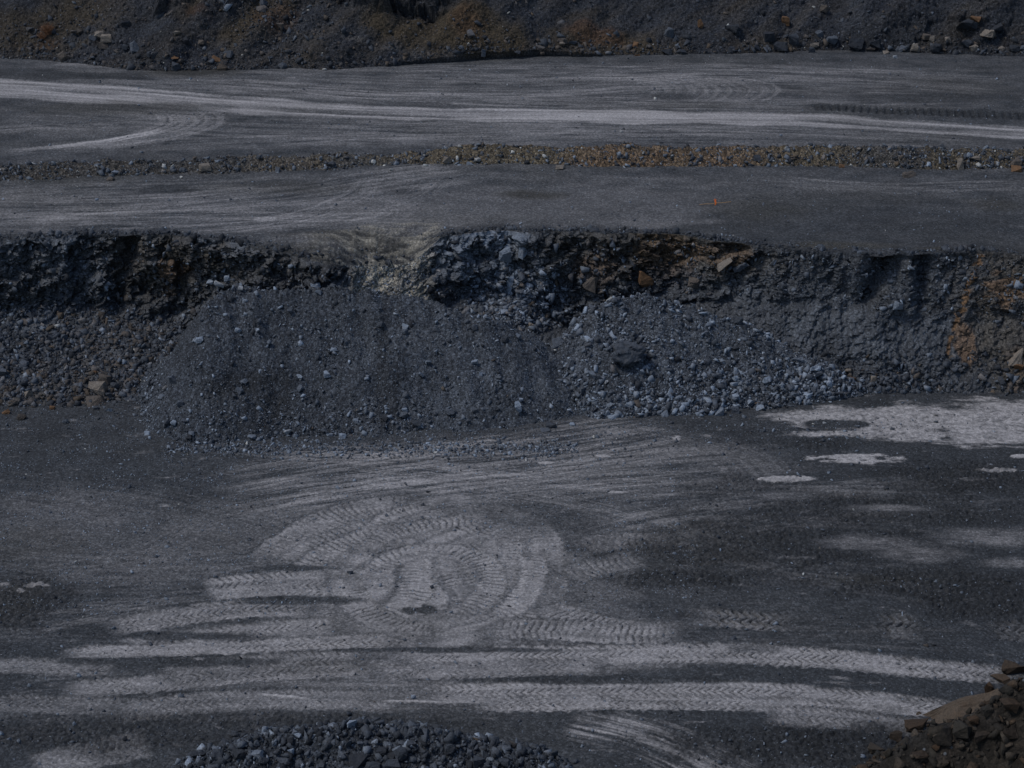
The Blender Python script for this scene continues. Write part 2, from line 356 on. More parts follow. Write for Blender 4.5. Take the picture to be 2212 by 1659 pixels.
# darker damp spots and uncrossed strips
dark = np.zeros_like(pale)
def fd(px, py, rx, ry, amt, seed=1, f=.9, rough=.5, cut=True, soft=.4):
    global pale, dark, groove
    c = on_z(px, py); k = on_z(px + rx, py); k2 = on_z(px, py - ry)
    b = blob(FX, FY, c[0], c[1], abs(k[0] - c[0]), abs(k2[1] - c[1]), seed, rough, f, soft)
    if cut: pale = pale * (1 - b * .9); groove = groove * (1 - b)
    dark = np.maximum(dark, b * amt); return b
softc = np.zeros_like(pale)
for q in ((850, 1170, 230, 70, .50, 46), (1040, 1220, 170, 110, .55, 47), (780, 1270, 160, 90, .42, 48), (930, 1330, 280, 50, .50, 49)):
    c = on_z(q[0], q[1]); k = on_z(q[0] + q[2], q[1]); k2 = on_z(q[0], q[1] - q[3])
    softc = np.maximum(softc, q[4] * blob(FX, FY, c[0], c[1], k[0] - c[0], k2[1] - c[1], q[5], .6, .6, .7))
softc = softc * np.clip(1 + .7 * brk + .5 * rag2 + .35 * fine, .2, 1.5); pale = np.where(softc > pale, pale * .3 + softc * .7, pale)
fd(915, 1320, 46, 11, .30, 51, 1.2, 1.2, soft=.4); fd(400, 1372, 190, 10, .10, 57); fd(640, 1296, 150, 10, .1, 58)
fd(360, 1428, 260, 12, .16, 59); fd(1000, 1405, 300, 6, .1, 60); fd(1300, 1470, 380, 8, .14, 61); fd(640, 1228, 110, 7, .1, 62)
clod = np.zeros_like(pale)
for q in ((1700, 1180, 420, 60, .40), (1500, 1255, 190, 26, .50), (2000, 1262, 260, 40, .45), (1900, 1100, 380, 40, .35), (1560, 1150, 120, 40, .3),
          (1850, 1610, 420, 55, .55), (2100, 1300, 160, 40, .5), (560, 1560, 500, 24, .25), (200, 1590, 330, 40, .32), (60, 1300, 110, 60, .35), (1600, 1050, 160, 30, .2), (2080, 1030, 200, 40, .42), (1750, 955, 120, 14, .3)):
    b = fd(q[0], q[1], q[2], q[3], q[4] * .8, int(q[0]), .7, .6, False, .6); clod = np.maximum(clod, b * (q[4] + .4))
# chalky dry patches with crisp edges
cr = np.zeros_like(pale)
for q in ((1980, 905, 260, 38, 1), (1800, 900, 150, 24, 1), (2130, 925, 170, 46, 1), (1780, 935, 95, 7, 1), (1960, 935, 150, 20, 1), (2200, 900, 200, 45, 1)):
    c = on_z(q[0], q[1]); k = on_z(q[0] + q[2], q[1]); k2 = on_z(q[0], q[1] - q[3])
    cr = np.maximum(cr, sstep(.2, .8, blob(FX, FY, c[0], c[1], k[0] - c[0], k2[1] - c[1], 71, .5, .4, .8) + .3 * ragged + .8 * rag2))
for q in ((1800, 915, 75, 10), (1830, 958, 130, 11), (2180, 988, 160, 22), (1700, 925, 45, 4)):
    c = on_z(q[0], q[1]); k = on_z(q[0] + q[2], q[1]); k2 = on_z(q[0], q[1] - q[3])
    cr = cr * (1 - blob(FX, FY, c[0], c[1], k[0] - c[0], k2[1] - c[1], 73, .4, .6, .2))
cr2 = np.zeros_like(pale)
for q in ((1850, 989, 130, 11), (1700, 1032, 68, 7), (2155, 1014, 48, 5), (1462, 945, 12, 6), (2205, 985, 22, 5), (80, 1263, 30, 6), (10, 1262, 14, 4), (46, 1277, 9, 3), (1330, 1063, 25, 2), (1180, 998, 22, 3), (1225, 970, 30, 3), (1300, 985, 22, 3)):
    c = on_z(q[0], q[1]); k = on_z(q[0] + q[2], q[1]); k2 = on_z(q[0], q[1] - q[3])
    cr2 = np.maximum(cr2, sstep(.3, .7, blob(FX, FY, c[0], c[1], k[0] - c[0], k2[1] - c[1], 75, .4, .8, .7) * (1 + 1.0 * ragged + 1.5 * rag2)))
for pts, wd in (([(524, 1498), (610, 1503), (694, 1511)], .22), ([(800, 1512), (900, 1515), (1010, 1518)], .2), ([(1780, 1461), (1850, 1466)], .25)):
    D, S, L = line_field(xs, ys, smooth_line(F(pts)), .6)
    cr2 = np.maximum(cr2, (1 - sstep(wd * .3, wd * .7, np.abs(D) + .12 * np.abs(fine))) * sstep(0, 1, S) * sstep(0, 1, L - S))
# dried slurry pools (smooth, slightly paler than the ground)
pool = np.zeros_like(pale); pools = []
for q in ((1870, 1172, 130, 17), (1990, 1196, 100, 18), (2140, 1160, 130, 22), (2190, 1215, 90, 12), (1920, 1097, 95, 8), (1690, 1068, 60, 10), (1340, 1135, 1, 1)):
    c = on_z(q[0], q[1]); k = on_z(q[0] + q[2], q[1]); k2 = on_z(q[0], q[1] - q[3])
    b = blob(FX, FY, c[0], c[1], k[0] - c[0], k2[1] - c[1], 77, .5, .35, .8) * np.clip(1 + .9 * rag2 + .5 * ragged, 0, 1.2)
    pool = np.maximum(pool, b)
clod = clod * (1 - pool) * (1 - cr)
cv, cb, cid = cells(FX * 3.2, FY * 3.2, 81); cv2, cb2, _ = cells(FX * 7.5, FY * 7.5, 82)
lump = np.clip(cb * 1.6, 0, 1) * .7 + np.clip(cb2 * 1.4, 0, 1) * .3
FZ += clod * (.16 * (lump - .4) + .09 * (cv - .5))
groove = groove * (1 - clod * .6)
FZ = FZ - .03 * rut - .035 * groove * (1 + (rut > 1.5) * 1.5)
FZ = FZ * (1 - pool * .9) + (-.03) * pool * .9
pale = np.clip(pale, 0, 1.0) * (1 - clod * .8)
pale = pale * (1 - .62 * np.clip(groove, 0, 1))
crp = cr * np.clip(.78 + .7 * fine + .5 * brk, .08, 1.1)
pale = np.maximum(pale * .8, crp); pale = np.maximum(pale, cr2 * np.clip(.95 + .5 * fine, .3, 1.2))
FZ += cr2 * .03
dark = dark * (1 - cr) + np.clip(groove, 0, 1) * .20
FM[..., 0] = np.clip(pale, 0, 1.3); FM[..., 3] = np.clip(dark + clod * .18, 0, 1)
brn = np.clip(.22 * fbm(FX * .12, FY * .2, 3, 91) + .05, 0, 1)
for q in ((30, 1290, 90, 50, .45), (60, 1170, 120, 50, .4), (850, 1350, 160, 50, .3), (680, 1440, 160, 20, .35), (1900, 1255, 140, 14, .5), (1500, 1180, 150, 80, .3)):
    c = on_z(q[0], q[1]); k = on_z(q[0] + q[2], q[1]); k2 = on_z(q[0], q[1] - q[3])
    brn = np.maximum(brn, q[4] * blob(FX, FY, c[0], c[1], k[0] - c[0], k2[1] - c[1], 93, .5, .6, .6))
FM[..., 1] = np.clip(brn, 0, 1) * .55
FM[..., 0] = np.where(pool > .02, np.maximum(FM[..., 0] * (1 - pool), pool * np.clip(.40 + .3 * brk, .1, .7)), FM[..., 0])
damp_vignette = sstep(2, 22, FX + 5 * fbm(FX * .12, FY * .12, 3, 95)) * .16 + .10 * sstep(14, 26, -FX + 4 * fbm(FX * .12, FY * .12, 3, 96))  # damp on the right, plus vignette shading painted in toward both sides
FM[..., 0] = np.clip(FM[..., 0] + .10 * ragged * (1 - cr) - .3 * damp_vignette * (1 - cr), 0, 1.3); FM[..., 3] = np.clip(FM[..., 3] + damp_vignette * (1 - .8 * pale), 0, 1)
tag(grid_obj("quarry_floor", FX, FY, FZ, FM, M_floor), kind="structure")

# ================================================================== BENCH FACE + UPPER FLOOR + FAR SLOPE (one continuous sheet)
def curve(pts, fn):
    P = np.array([fn(p) for p in pts]); o = np.argsort(P[:, 0]); return P[o]
crest = curve([(-700, 520, 6.5), (0, 518, 6.5), (100, 512, 6.5), (240, 506, 6.5), (420, 511, 6.5), (520, 527, 6.35), (600, 545, 6.1), (680, 562, 5.7), (728, 575, 5.35),
               (780, 574, 5.1), (835, 574, 4.95), (890, 566, 5.1), (925, 540, 5.8), (955, 510, 6.4), (1060, 500, 6.5), (1200, 500, 6.5), (1300, 503, 6.5), (1450, 505, 6.5), (1550, 520, 6.5), (1700, 538, 6.45),
               (1800, 545, 6.4), (1900, 552, 6.4), (2000, 548, 6.4), (2100, 543, 6.5), (2212, 553, 6.5), (2800, 560, 6.5)], lambda p: on_z(*p))
toe = curve([(-700, 880, 0), (0, 890, 0), (120, 893, 0), (260, 890, 0), (330, 880, 0), (420, 840, 0), (1000, 830, 0), (1500, 838, 0), (1850, 850, 0), (2030, 852, 0), (2212, 852, 0), (2800, 855, 0)], lambda p: on_z(*p))
ux = axis(-37, 37, .056, -180, 180)
cy = np.interp(ux, crest[:, 0], crest[:, 1]); cz = np.interp(ux, crest[:, 0], crest[:, 2]); ty = np.interp(ux, toe[:, 0], toe[:, 1])
k = np.ones(9) / 9
cy = np.convolve(np.pad(cy, 4, 'edge'), k, 'valid'); ty = np.convolve(np.pad(ty, 40, 'edge'), np.ones(81) / 81, 'valid')
def xat(px, row=700, y=103.5): return on_y(px, row, y)[0]
cy = cy + .5 * fbm(ux * .45, ux * 0 + 3, 3, 101) + .28 * fbm(ux * 1.6, ux * 0 + 1, 4, 102, .65)
tal = np.interp(ux, [xat(-300), xat(0), xat(200), xat(330), xat(450), xat(760), xat(860), xat(950), xat(1100), xat(1250), xat(1600), xat(1900), xat(2212)],
                [.48, .46, .40, .34, .3, .9, .9, .5, .55, .25, .62, .55, .45])     # how far up the loose foot reaches (0..1 of height)
NW = 185; wv = np.linspace(0, 1, NW)
U, Wv = np.meshgrid(ux, wv)
TY, CY, CZ, TAL = (np.broadcast_to(a, U.shape) for a in (ty, cy, cz, tal))
Zf = -0.4 + Wv * (CZ + .4)
# profile: loose foot with slope, then steep rock
run_rock = 1.7 * (1 - TAL) + .2
run_tot = CY - TY; t0 = TAL
yf = np.where(Wv < t0, TY + (run_tot - run_rock) * (Wv / np.maximum(t0, .01)) ** 1.05, CY - run_rock * (1 - (Wv - t0) / (1 - t0)))
rock = sstep(-.03, .08, Wv - t0)
chute = sstep(xat(735), xat(790), U) * (1 - sstep(xat(900), xat(945), U + .8 * (Wv - .8)))
rock = rock * (1 - chute)
sh = U * .74 + Zf * .62; sv_ = Zf * .85 - U * .66
v1, b1, i1 = cells(sh * .55, sv_ * .75, 111, .9); v2, b2, i2 = cells(sh * 1.7 + v1, sv_ * 2.4, 112, 1.1); v3, b3, i3 = cells(sh * 4.2, sv_ * 6.5, 113, 1.2)
w1 = sstep(0, .05, 1 - Wv)
big = fbm(U * .22, Zf * .25, 3, 115)
calm = 1 - .72 * sstep(xat(1580), xat(1700), U)
disp = rock * (.6 * big + calm * (.75 * (v1 - .5) + .36 * (v2 - .5) + .17 * (v3 - .5) - .12 * (b2 < .06) - .05 * (b3 < .08))) + (1 - rock) * (.34 * fbm(U * .5, Zf * .6, 5, 116) + .10 * (v3 - .5) + .14 * (v2 - .5))
# rough gullies in the dark right-hand wall
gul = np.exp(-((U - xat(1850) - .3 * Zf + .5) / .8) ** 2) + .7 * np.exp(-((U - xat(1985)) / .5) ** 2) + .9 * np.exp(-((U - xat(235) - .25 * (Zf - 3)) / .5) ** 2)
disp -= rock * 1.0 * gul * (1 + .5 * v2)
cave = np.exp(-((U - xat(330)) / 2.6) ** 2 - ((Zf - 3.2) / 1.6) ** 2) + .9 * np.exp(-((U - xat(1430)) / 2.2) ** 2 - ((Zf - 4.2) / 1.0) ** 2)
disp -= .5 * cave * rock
Yf = yf - disp * w1 * sstep(0, .06, Wv)
Zf2 = Zf + rock * .12 * (v2 - .5) * w1
Xf = U + rock * w1 * .18 * (v3 - .5) + rock * w1 * .2 * (v2 - .5)
FMk = np.zeros(U.shape + (4,), np.float32)
nz = fbm(U * .7, Zf * .8, 4, 121)
def fblob(px, py, rx, ry, soft=.5, seed=5, rough=.5, f=.8):
    c = on_y(px, py, 104); a = on_y(px + rx, py, 104); b = on_y(px, py - ry, 104)
    return blob(U, Zf, c[0], c[2], a[0] - c[0], b[2] - c[2], seed, rough, f, soft)
brn = sum(a * fblob(*q) for a, q in ((.75, (330, 600, 150, 90)), (.65, (1330, 570, 190, 80)), (.75, (1530, 560, 160, 60)), (.8, (2170, 650, 120, 170)), (.4, (560, 590, 150, 50)), (.5, (190, 800, 120, 60)), (.35, (40, 640, 80, 60))))
rst = sum(a * fblob(*q) for a, q in ((.5, (360, 615, 40, 26, .4, 7, .8, 2)), (.4, (345, 660, 20, 14, .4, 7, .8, 2)), (.35, (1440, 590, 70, 50, .4, 8, .9, 1.5)), (.3, (1290, 620, 60, 30, .4, 9, .9, 1.5)), (.35, (1560, 575, 60, 30, .4, 9, .9, 1.5)),
       (.6, (2165, 612, 42, 32, .25, 10, .9, 1.6)), (.6, (2070, 715, 22, 40, .3, 11, .6, 1.6)), (.25, (2180, 760, 40, 40, .5, 3, .8, 1.4))))
vx = np.interp(Zf[:, 0], [on_y(2037, 749, 103)[2], on_y(2080, 650, 103)[2], on_y(2124, 565, 103)[2]], [on_y(2037, 749, 103)[0], on_y(2085, 650, 103)[0], on_y(2124, 565, 103)[0]])[:, None]
vein = (1 - sstep(.06, .16, np.abs(U - vx + .12 * nz))) * (Zf > on_y(2037, 749, 103)[2]) * (Zf < on_y(2124, 565, 103)[2] + .1) * (fbm(U * 0 + 2, Zf * 2.2, 2, 9) > -.3)
rst = np.maximum(rst, vein * .95)
pl = sum(a * fblob(*q) for a, q in ((.6, (1085, 552, 60, 45, .4, 21, .8, 1.2)), (.5, (1000, 570, 90, 60, .5, 22, .7, 1)), (.5, (1110, 640, 70, 60, .5, 23, .7, 1)), (.3, (480, 555, 60, 30, .4, 24, .8, 1.5)), (.16, (100, 620, 120, 90, .6, 25, .7, 1)), (.16, (1900, 660, 260, 110, .6, 26, .7, .6))))
pl = np.clip(pl + .25 * (i2 - .6) * rock + .15 * (i3 - .5) * rock, 0, 1) 
bge = chute * np.clip(.75 + .9 * nz, .05, 1.0)
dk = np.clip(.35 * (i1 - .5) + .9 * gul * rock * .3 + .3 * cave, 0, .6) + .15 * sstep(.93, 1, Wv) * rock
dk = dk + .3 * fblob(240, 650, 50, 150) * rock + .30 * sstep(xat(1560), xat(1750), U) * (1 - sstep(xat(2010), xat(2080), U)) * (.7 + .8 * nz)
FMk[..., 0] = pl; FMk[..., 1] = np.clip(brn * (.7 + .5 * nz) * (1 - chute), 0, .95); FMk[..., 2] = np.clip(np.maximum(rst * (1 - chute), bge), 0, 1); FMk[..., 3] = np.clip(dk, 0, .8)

# upper floor rows
NU = 0; yu = [0.0]; s = 0
while s < 41: s += .055 + .0012 * s; yu.append(s)
yu = np.array(yu) / yu[-1]; ft = 145.0
toe2 = curve([(-900, 118, 6.9), (0, 128, 6.9), (130, 132, 6.9), (260, 150, 6.9), (450, 152, 6.9), (600, 148, 6.9), (720, 152, 6.9), (800, 144, 6.9), (1000, 131, 6.9), (1180, 121, 6.9), (1400, 118, 6.9), (1600, 116, 6.9), (1800, 108, 6.9), (2212, 122, 6.9), (3000, 122, 6.9)], lambda p: on_z(*p))
t2 = np.interp(ux, toe2[:, 0], toe2[:, 1]); t2 = np.convolve(np.pad(t2, 20, 'edge'), np.ones(41) / 41, 'valid') + .5 * fbm(ux * .3, ux * 0, 3, 131)
UU, VV = np.meshgrid(ux, yu[1:])
YU = cy[None, :] + (t2 - cy)[None, :] * VV
lift = sstep(-1.2, 2.7, YU - cy[None, :]) * (YU > cy[None, :] + .001); lift = (lift - lift.min(0)[None]) / (1 - lift.min(0)[None]); lift = np.clip((sstep(-1.2, 2.7, YU - cy[None, :]) - .22) / .78, 0, 1)
ZU = cz[None, :] * (1 - lift) + (6.5 + .4 * sstep(114, 122, YU)) * lift
ZU = ZU + lift * (.12 * fbm(UU * .08, YU * .1, 3, 133)) + .03 * fbm(UU * .6, YU * .8, 3, 134) * sstep(0, .6, YU - cy) + .018 * fbm(UU * 4, YU * 4, 2, 135)
# work arrays on a regular grid for the upper tracks, sampled back on the sheet afterwards
gx = np.arange(-37, 37.01, .06); gy = np.arange(100, 152, .09)
GX, GY = np.meshgrid(gx, gy)
up = np.zeros(GX.shape); ug = np.zeros(GX.shape); uh = np.zeros(GX.shape); ud = np.zeros(GX.shape)
ubr = fbm(GX * .5, GY * .9, 5, 141); ufi = fbm(GX * 3, GY * 3, 4, 142)
def G(pts): return [on_z(p[0], p[1], 6.7) for p in pts]
def ustreak(pts, width, amt, freq=2.5, seed=0, fade=.15, dark=.3, base=.35, relief=.03):
    global up, uh, ud
    D, S, L = line_field(gx, gy, smooth_line(G(pts)), width * .5 + .3)
    near = np.abs(D) < width * .5 + .3
    ends = sstep(0, fade * L + .1, S) * sstep(0, fade * L + .1, L - S)
    e = (1 - sstep(width * .3, width * .5, np.abs(D) + .2 * ufi)) * near * ends
    n = fbm(D * freq, S * .12, 4, 400 + seed, .65) + .3 * vn(D * freq * 3, S * .4, 500 + seed)
    up = up + np.where(near, e * amt * np.clip(base + 1.3 * n, -dark, 1.3), 0); uh = uh + np.where(near, e * relief * n, 0)
def utrack(pts, width, amt, tread=.8, pitch=.4, fade=.15, dk=0, depth=.03):
    global up, ug, uh, ud
    D, S, L = line_field(gx, gy, smooth_line(G(pts)), width * .5 + .4); near = np.abs(D) < width * .5 + .4
    ends = sstep(0, fade * L + .1, S) * sstep(0, fade * L + .1, L - S)
    e = (1 - sstep(width * .5 - .15, width * .5 + .1, np.abs(D) + .15 * ufi)) * near * ends
    ph = S / pitch + np.abs(D) * 1.0 / width; fr = ph - np.floor(ph); g = sstep(.55, .7, fr) * (1 - sstep(.9, 1, fr)) * tread
    up = np.maximum(up * (1 - .5 * e * (dk > 0)), e * amt * (1 - .6 * g) * np.clip(1 + .5 * ubr, 0, 1.4)); ud = np.maximum(ud, e * (dk + .2 * g * tread)); uh = uh - e * depth * (1 + g)
def ublob(px, py, rx, ry, amt, seed=1, f=.5, rough=.5, soft=.5, kind='p'):
    global up, ud
    c = on_z(px, py, 6.7); a = on_z(px + rx, py, 6.7); b_ = on_z(px, py - ry, 6.7)
    b = blob(GX, GY, c[0], c[1], a[0] - c[0], b_[1] - c[1], seed, rough, f, soft)
    if kind == 'p': up = np.maximum(up, b * amt * np.clip(1 + .6 * ubr + .4 * ufi, 0, 1.5))
    elif kind == 'd': ud = np.maximum(ud, b * amt); up = up * (1 - b * .6)
    return b
up += np.clip(.09 + .22 * ubr, 0, 1)
road = [(-200, 188), (0, 196), (200, 208), (400, 224), (600, 238), (800, 248), (1000, 254), (1300, 257), (1600, 262), (1800, 268), (2000, 281), (2212, 294), (2500, 308)]
# general grader streaks
ustreak([(-100, 240), (400, 270), (900, 290), (1500, 290), (2300, 320)], 9, .35, 1.4, 1)
ustreak([(-100, 160), (500, 175), (1100, 190), (1600, 175), (2300, 200)], 11, .40, 1.5, 2)
ustreak([(300, 178), (700, 205), (1100, 222), (1600, 232), (2200, 236)], 5, .5, 2.5, 3)
ustreak([(-100, 440), (300, 440), (600, 415), (850, 385), (1050, 366)], 5, .55, 2.2, 4, .1, .4, .35, .06)
ustreak([(-100, 410), (300, 400), (700, 385)], 3, .4, 2.5, 5)
ustreak([(-100, 480), (300, 470), (700, 455), (1000, 450)], 6, .45, 1.8, 6)
ustreak([(900, 400), (1500, 420), (2300, 440)], 10, .15, 1.2, 7)
ustreak([(-50, 345), (300, 318), (900, 308), (1500, 305)], 4, .3, 2.5, 8)
# concentric turning arcs on the right and left
for i in range(11):
    x0 = 1400 + i * 26
    ustreak([(x0 - 190, 172 - i), (x0 - 70, 176), (x0, 188), (x0 + 18, 203), (x0 - 15, 222), (x0 - 110, 236)], .75, .34, 3, 20 + i, .3, .3, .6, .05)
for i in range(6):
    x0 = 335 + i * 26
    ustreak([(x0 - 20, 240), (x0 + 12, 258), (x0, 280), (x0 - 90, 305), (x0 - 260, 330)], .7, .5, 3, 40 + i, .2, 0, .6, .05)
utrack([(395, 250), (390, 262), (394, 274)], 1.6, .75, 1.2, .5); utrack([(425, 250), (422, 266)], 1.1, .65, 1.2, .5)
ustreak([(0, 335), (150, 320), (280, 303), (370, 287)], 1.0, .9, 3, 60, .15, 0, .8)
for i, pts in enumerate(([(300, 500), (600, 470), (760, 420), (820, 375)], [(420, 500), (720, 470), (880, 425), (960, 372)], [(-100, 470), (400, 455), (800, 465), (1100, 480)], [(650, 450), (760, 430), (860, 445), (820, 470), (700, 480)],
        [(900, 490), (1100, 450), (1350, 440), (1500, 470)], [(1150, 500), (1350, 460), (1500, 430)], [(1600, 380), (1900, 400), (2300, 395)], [(-100, 425), (300, 418), (560, 395)],
        [(700, 160), (1200, 150), (1700, 158), (2300, 180)], [(800, 185), (1300, 172), (1800, 180), (2300, 220)], [(600, 205), (1000, 215), (1300, 200), (1480, 185)], [(-100, 290), (250, 275), (420, 262)], [(500, 300), (1000, 275), (1600, 285), (2300, 325)], [(500, 320), (1100, 292), (1800, 300)])):
    ustreak(pts, 2.4, .50, 3.2, 80 + i, .2, .9, .25, .05)
# pale haul road
D, S, L = line_field(gx, gy, smooth_line(G(road)), 7)
wr = np.interp(GX, [-30, -10, 0, 20, 32], [4.9, 3.9, 3.5, 3.3, 3.0])
e = 1 - sstep(wr * .5 - .45, wr * .5 + .35, np.abs(D) + .45 * ufi * .6 + .5 * vn(S * .25, D * 0, 151))
ln = fbm(D * 1.7, S * .05, 4, 152, .6)
roadm = e
up = np.maximum(up * (1 - e), e * np.clip(.70 + 1.1 * ln + .2 * ubr + .12 * ufi, .15, 1.25)); uh = uh * (1 - .6 * e) + e * (.03 * ln - .02)
for pts, wd, a in (([(560, 243), (800, 252), (1050, 262)], .5, .5), ([(1450, 256), (1560, 258)], .6, .3), ([(1700, 262), (1900, 276), (2150, 290)], .6, .5), ([(60, 196), (300, 212)], .5, .4)):
    D, S, L = line_field(gx, gy, smooth_line(G(pts)), 1.2); b = (1 - sstep(.1, wd, np.abs(D) + .2 * ufi)) * sstep(0, 3, S) * sstep(0, 3, L - S)
    up = up * (1 - b * a * 1.3); uh -= b * .05
# bright scraped lines
for pts, a in (([(600, 177), (660, 172)], .8), ([(640, 205), (760, 215), (880, 222)], .8), ([(950, 228), (1060, 234), (1150, 235)], .8), ([(1300, 192), (1460, 192)], .7), ([(1850, 205), (1950, 208), (2010, 210)], .9),
               ([(1200, 236), (1380, 235)], .6), ([(1560, 233), (1700, 236)], .6), ([(120, 148), (185, 142)], .7), ([(1890, 318), (2040, 326)], .6), ([(1250, 188), (1350, 186)], .5), ([(545, 466), (600, 463)], 1.0)):
    D, S, L = line_field(gx, gy, smooth_line(G(pts)), .8); b = (1 - sstep(.08, .3, np.abs(D) + .2 * np.abs(ufi))) * sstep(0, 1.2, S) * sstep(0, 1.2, L - S); up = np.maximum(up, b * a)
# heavy churned rut above the road on the right
D, S, L = line_field(gx, gy, smooth_line(G([(1715, 241), (1800, 240), (1900, 246), (2000, 250), (2100, 254), (2300, 262)])), 2.2)
e = sstep(0, 2, S) * (1 - sstep(.4, 1.0, np.abs(D) + .3 * ufi)); lug = (np.abs((S / .5) % 1 - .5) < .28)
uh += e * (.10 * lug * (1 + ufi) - .08) + .12 * np.exp(-((D + .9) / .35) ** 2) * sstep(0, 2, S); ud = np.maximum(ud, e * np.clip(.42 + .5 * ubr, 0, .7) * (1 - .25 * lug)); up *= (1 - e)
# dark damp hollows, rough patch, pale scuffs
ublob(420, 158, 110, 12, .55, 161, .3, kind='d'); ublob(200, 170, 150, 8, .5, 162, .3, kind='d'); ublob(60, 162, 120, 8, .35, 163, .3, kind='d'); ublob(1150, 413, 70, 9, .45, 164, .8, kind='d')
ublob(350, 405, 70, 10, .4, 165, .6, kind='d'); ublob(590, 392, 90, 8, .3, 166, .6, kind='d'); ublob(1450, 214, 60, 8, .3, 167, .5, kind='d'); ublob(330, 236, 180, 9, .25, 168, .4, kind='d')
ublob(2000, 215, 200, 12, .25, 169, .4, kind='d'); ublob(1700, 470, 700, 60, .12, 170, .2, kind='d')
ublob(1390, 480, 60, 26, .42, 171, .5); ublob(1440, 470, 110, 9, .35, 172, .5); ublob(1270, 440, 120, 30, .22, 173, .4); ublob(820, 440, 190, 26, .36, 174, .4); ublob(900, 465, 240, 30, .3, 175, .4); ublob(574, 465, 28, 5, .8, 176, .9, .3, .2)
ublob(180, 290, 120, 14, .28, 177, .3); ublob(720, 505, 200, 14, .3, 178, .6); ublob(160, 146, 60, 4, .5, 179, .6)
ublob(1230, 440, 400, 55, .26, 185, .25); ublob(1600, 400, 380, 26, .14, 186, .25)
ubrn = np.clip(.3 * fbm(GX * .1, GY * .18, 3, 181) + .04, 0, 1)
for q in ((420, 160, 120, 12, .7), (150, 380, 160, 20, .4), (600, 400, 200, 14, .35), (1150, 413, 70, 9, .8), (1640, 445, 120, 24, .45), (2150, 435, 60, 16, .5), (1800, 520, 130, 8, .8), (2020, 527, 50, 5, .8), (2180, 535, 60, 8, .5),
          (780, 496, 150, 10, .7), (640, 520, 120, 14, .45), (1500, 232, 120, 12, .3), (2050, 192, 160, 20, .3), (250, 240, 200, 18, .4)):
    c = on_z(q[0], q[1], 6.7); a = on_z(q[0] + q[2], q[1], 6.7); b_ = on_z(q[0], q[1] - q[3], 6.7)
    ubrn = np.maximum(ubrn, q[4] * blob(GX, GY, c[0], c[1], a[0] - c[0], b_[1] - c[1], 183, .5, .5, .6))
def samp(A, x, y):
    fi = np.clip((x - gx[0]) / .06, 0, len(gx) - 1.001); fj = np.clip((y - gy[0]) / .09, 0, len(gy) - 1.001)
    i = fi.astype(int); j = fj.astype(int); a = fi - i; b = fj - j
    return (A[j, i] * (1 - a) + A[j, i + 1] * a) * (1 - b) + (A[j + 1, i] * (1 - a) + A[j + 1, i + 1] * a) * b
edge_in = sstep(0, .8, YU - cy)
chp = sstep(xat(560), xat(720), UU) * (1 - sstep(xat(930), xat(960), UU)) * (1 - sstep(1.6, 3.4, YU - cy)); chl = fbm(UU * .7, YU * 2.2, 5, 137, .6)
ZU = ZU + chp * .22 * chl * edge_in + .10 * fbm(UU * 1.5, YU * 1.5, 4, 138) * (1 - sstep(.5, 1.8, YU - cy)) * sstep(0, .3, YU - cy)
ZU = ZU + samp(uh, UU, YU) * edge_in
UM = np.zeros(UU.shape + (4,), np.float32); roadm_s = samp(roadm, UU, YU)
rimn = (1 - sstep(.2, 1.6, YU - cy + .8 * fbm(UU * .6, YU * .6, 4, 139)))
UM[..., 0] = np.clip(samp(up, UU, YU) * (.74 + .26 * roadm_s) * (1 - .8 * rimn), 0, 1.2); UM[..., 2] = chp * np.clip(.30 + 1.9 * chl, 0, .85) * sstep(xat(600), xat(780), UU); UM[..., 1] = np.clip(samp(ubrn, UU, YU), 0, 1) * .8; UM[..., 3] = np.clip(samp(ud, UU, YU) + .16 * sstep(5, 30, UU + 5 * fbm(UU * .1, YU * .1, 3, 143)) * (1 - roadm_s) + .25 * rimn + .5 * chp * np.clip(-chl * 1.5, 0, .6), 0, .9)  # bench tone also dimmed to the right: vignette shading painted into the mask
roadm_u = samp(roadm, UU, YU)

# far slope rows
sr = np.concatenate([np.arange(.07, 9.5, .07), 9.5 + (np.linspace(0, 1, 40)[1:] ** 1.5) * 60]); S2, UX2 = np.meshgrid(sr, ux, indexing='ij')
ZS = FAR_Z + S2 * np.sin(math.atan(FAR_S)); YS = t2[None, :] + S2 * math.cos(math.atan(FAR_S))
rb = fbm(UX2 * .13, S2 * .10, 3, 191); a_in = sstep(0, 1.5, S2)
def sblob(px, py, rx, ry, soft=.5, seed=5, rough=.5, f=.5, sk=0.0):
    c = on_far(px, py); a = on_far(px + rx, py); b = on_far(px, py - ry)
    return blob(UX2 - sk * (YS - c[1]), YS, c[0], c[1], a[0] - c[0], b[1] - c[1], seed, rough, f, soft)
cone = on_far(1010, 30); hump = np.clip(2.3 - .38 * np.hypot((UX2 - cone[0]) * .55, (YS - cone[1] - .5)), 0, 3) * .55
crag = np.clip(sblob(830, 10, 150, 36, .3, 192, .5, .4) + sblob(400, 22, 60, 50, .3, 193, .5, .5, .8) * .7 + .3 * sblob(2050, 0, 160, 60), 0, 1)
c1, cb1, ci1 = cells(UX2 * .6 + YS * .5, YS * .9 - UX2 * .3, 194); c2, cb2_, ci2 = cells(UX2 * 1.8, YS * 2.2, 195); c3, _, ci3 = cells(UX2 * 4, S2 * 5, 196)
gulls = vn(UX2 * .5 - S2 * .35, S2 * .1, 197) + .22 * fbm(UX2 * 1.3 - S2 * .9, S2 * .35, 4, 1970); dstr = fbm((UX2 - S2 * 1.1) * .28, (S2 + UX2 * .4) * .12, 4, 1971)
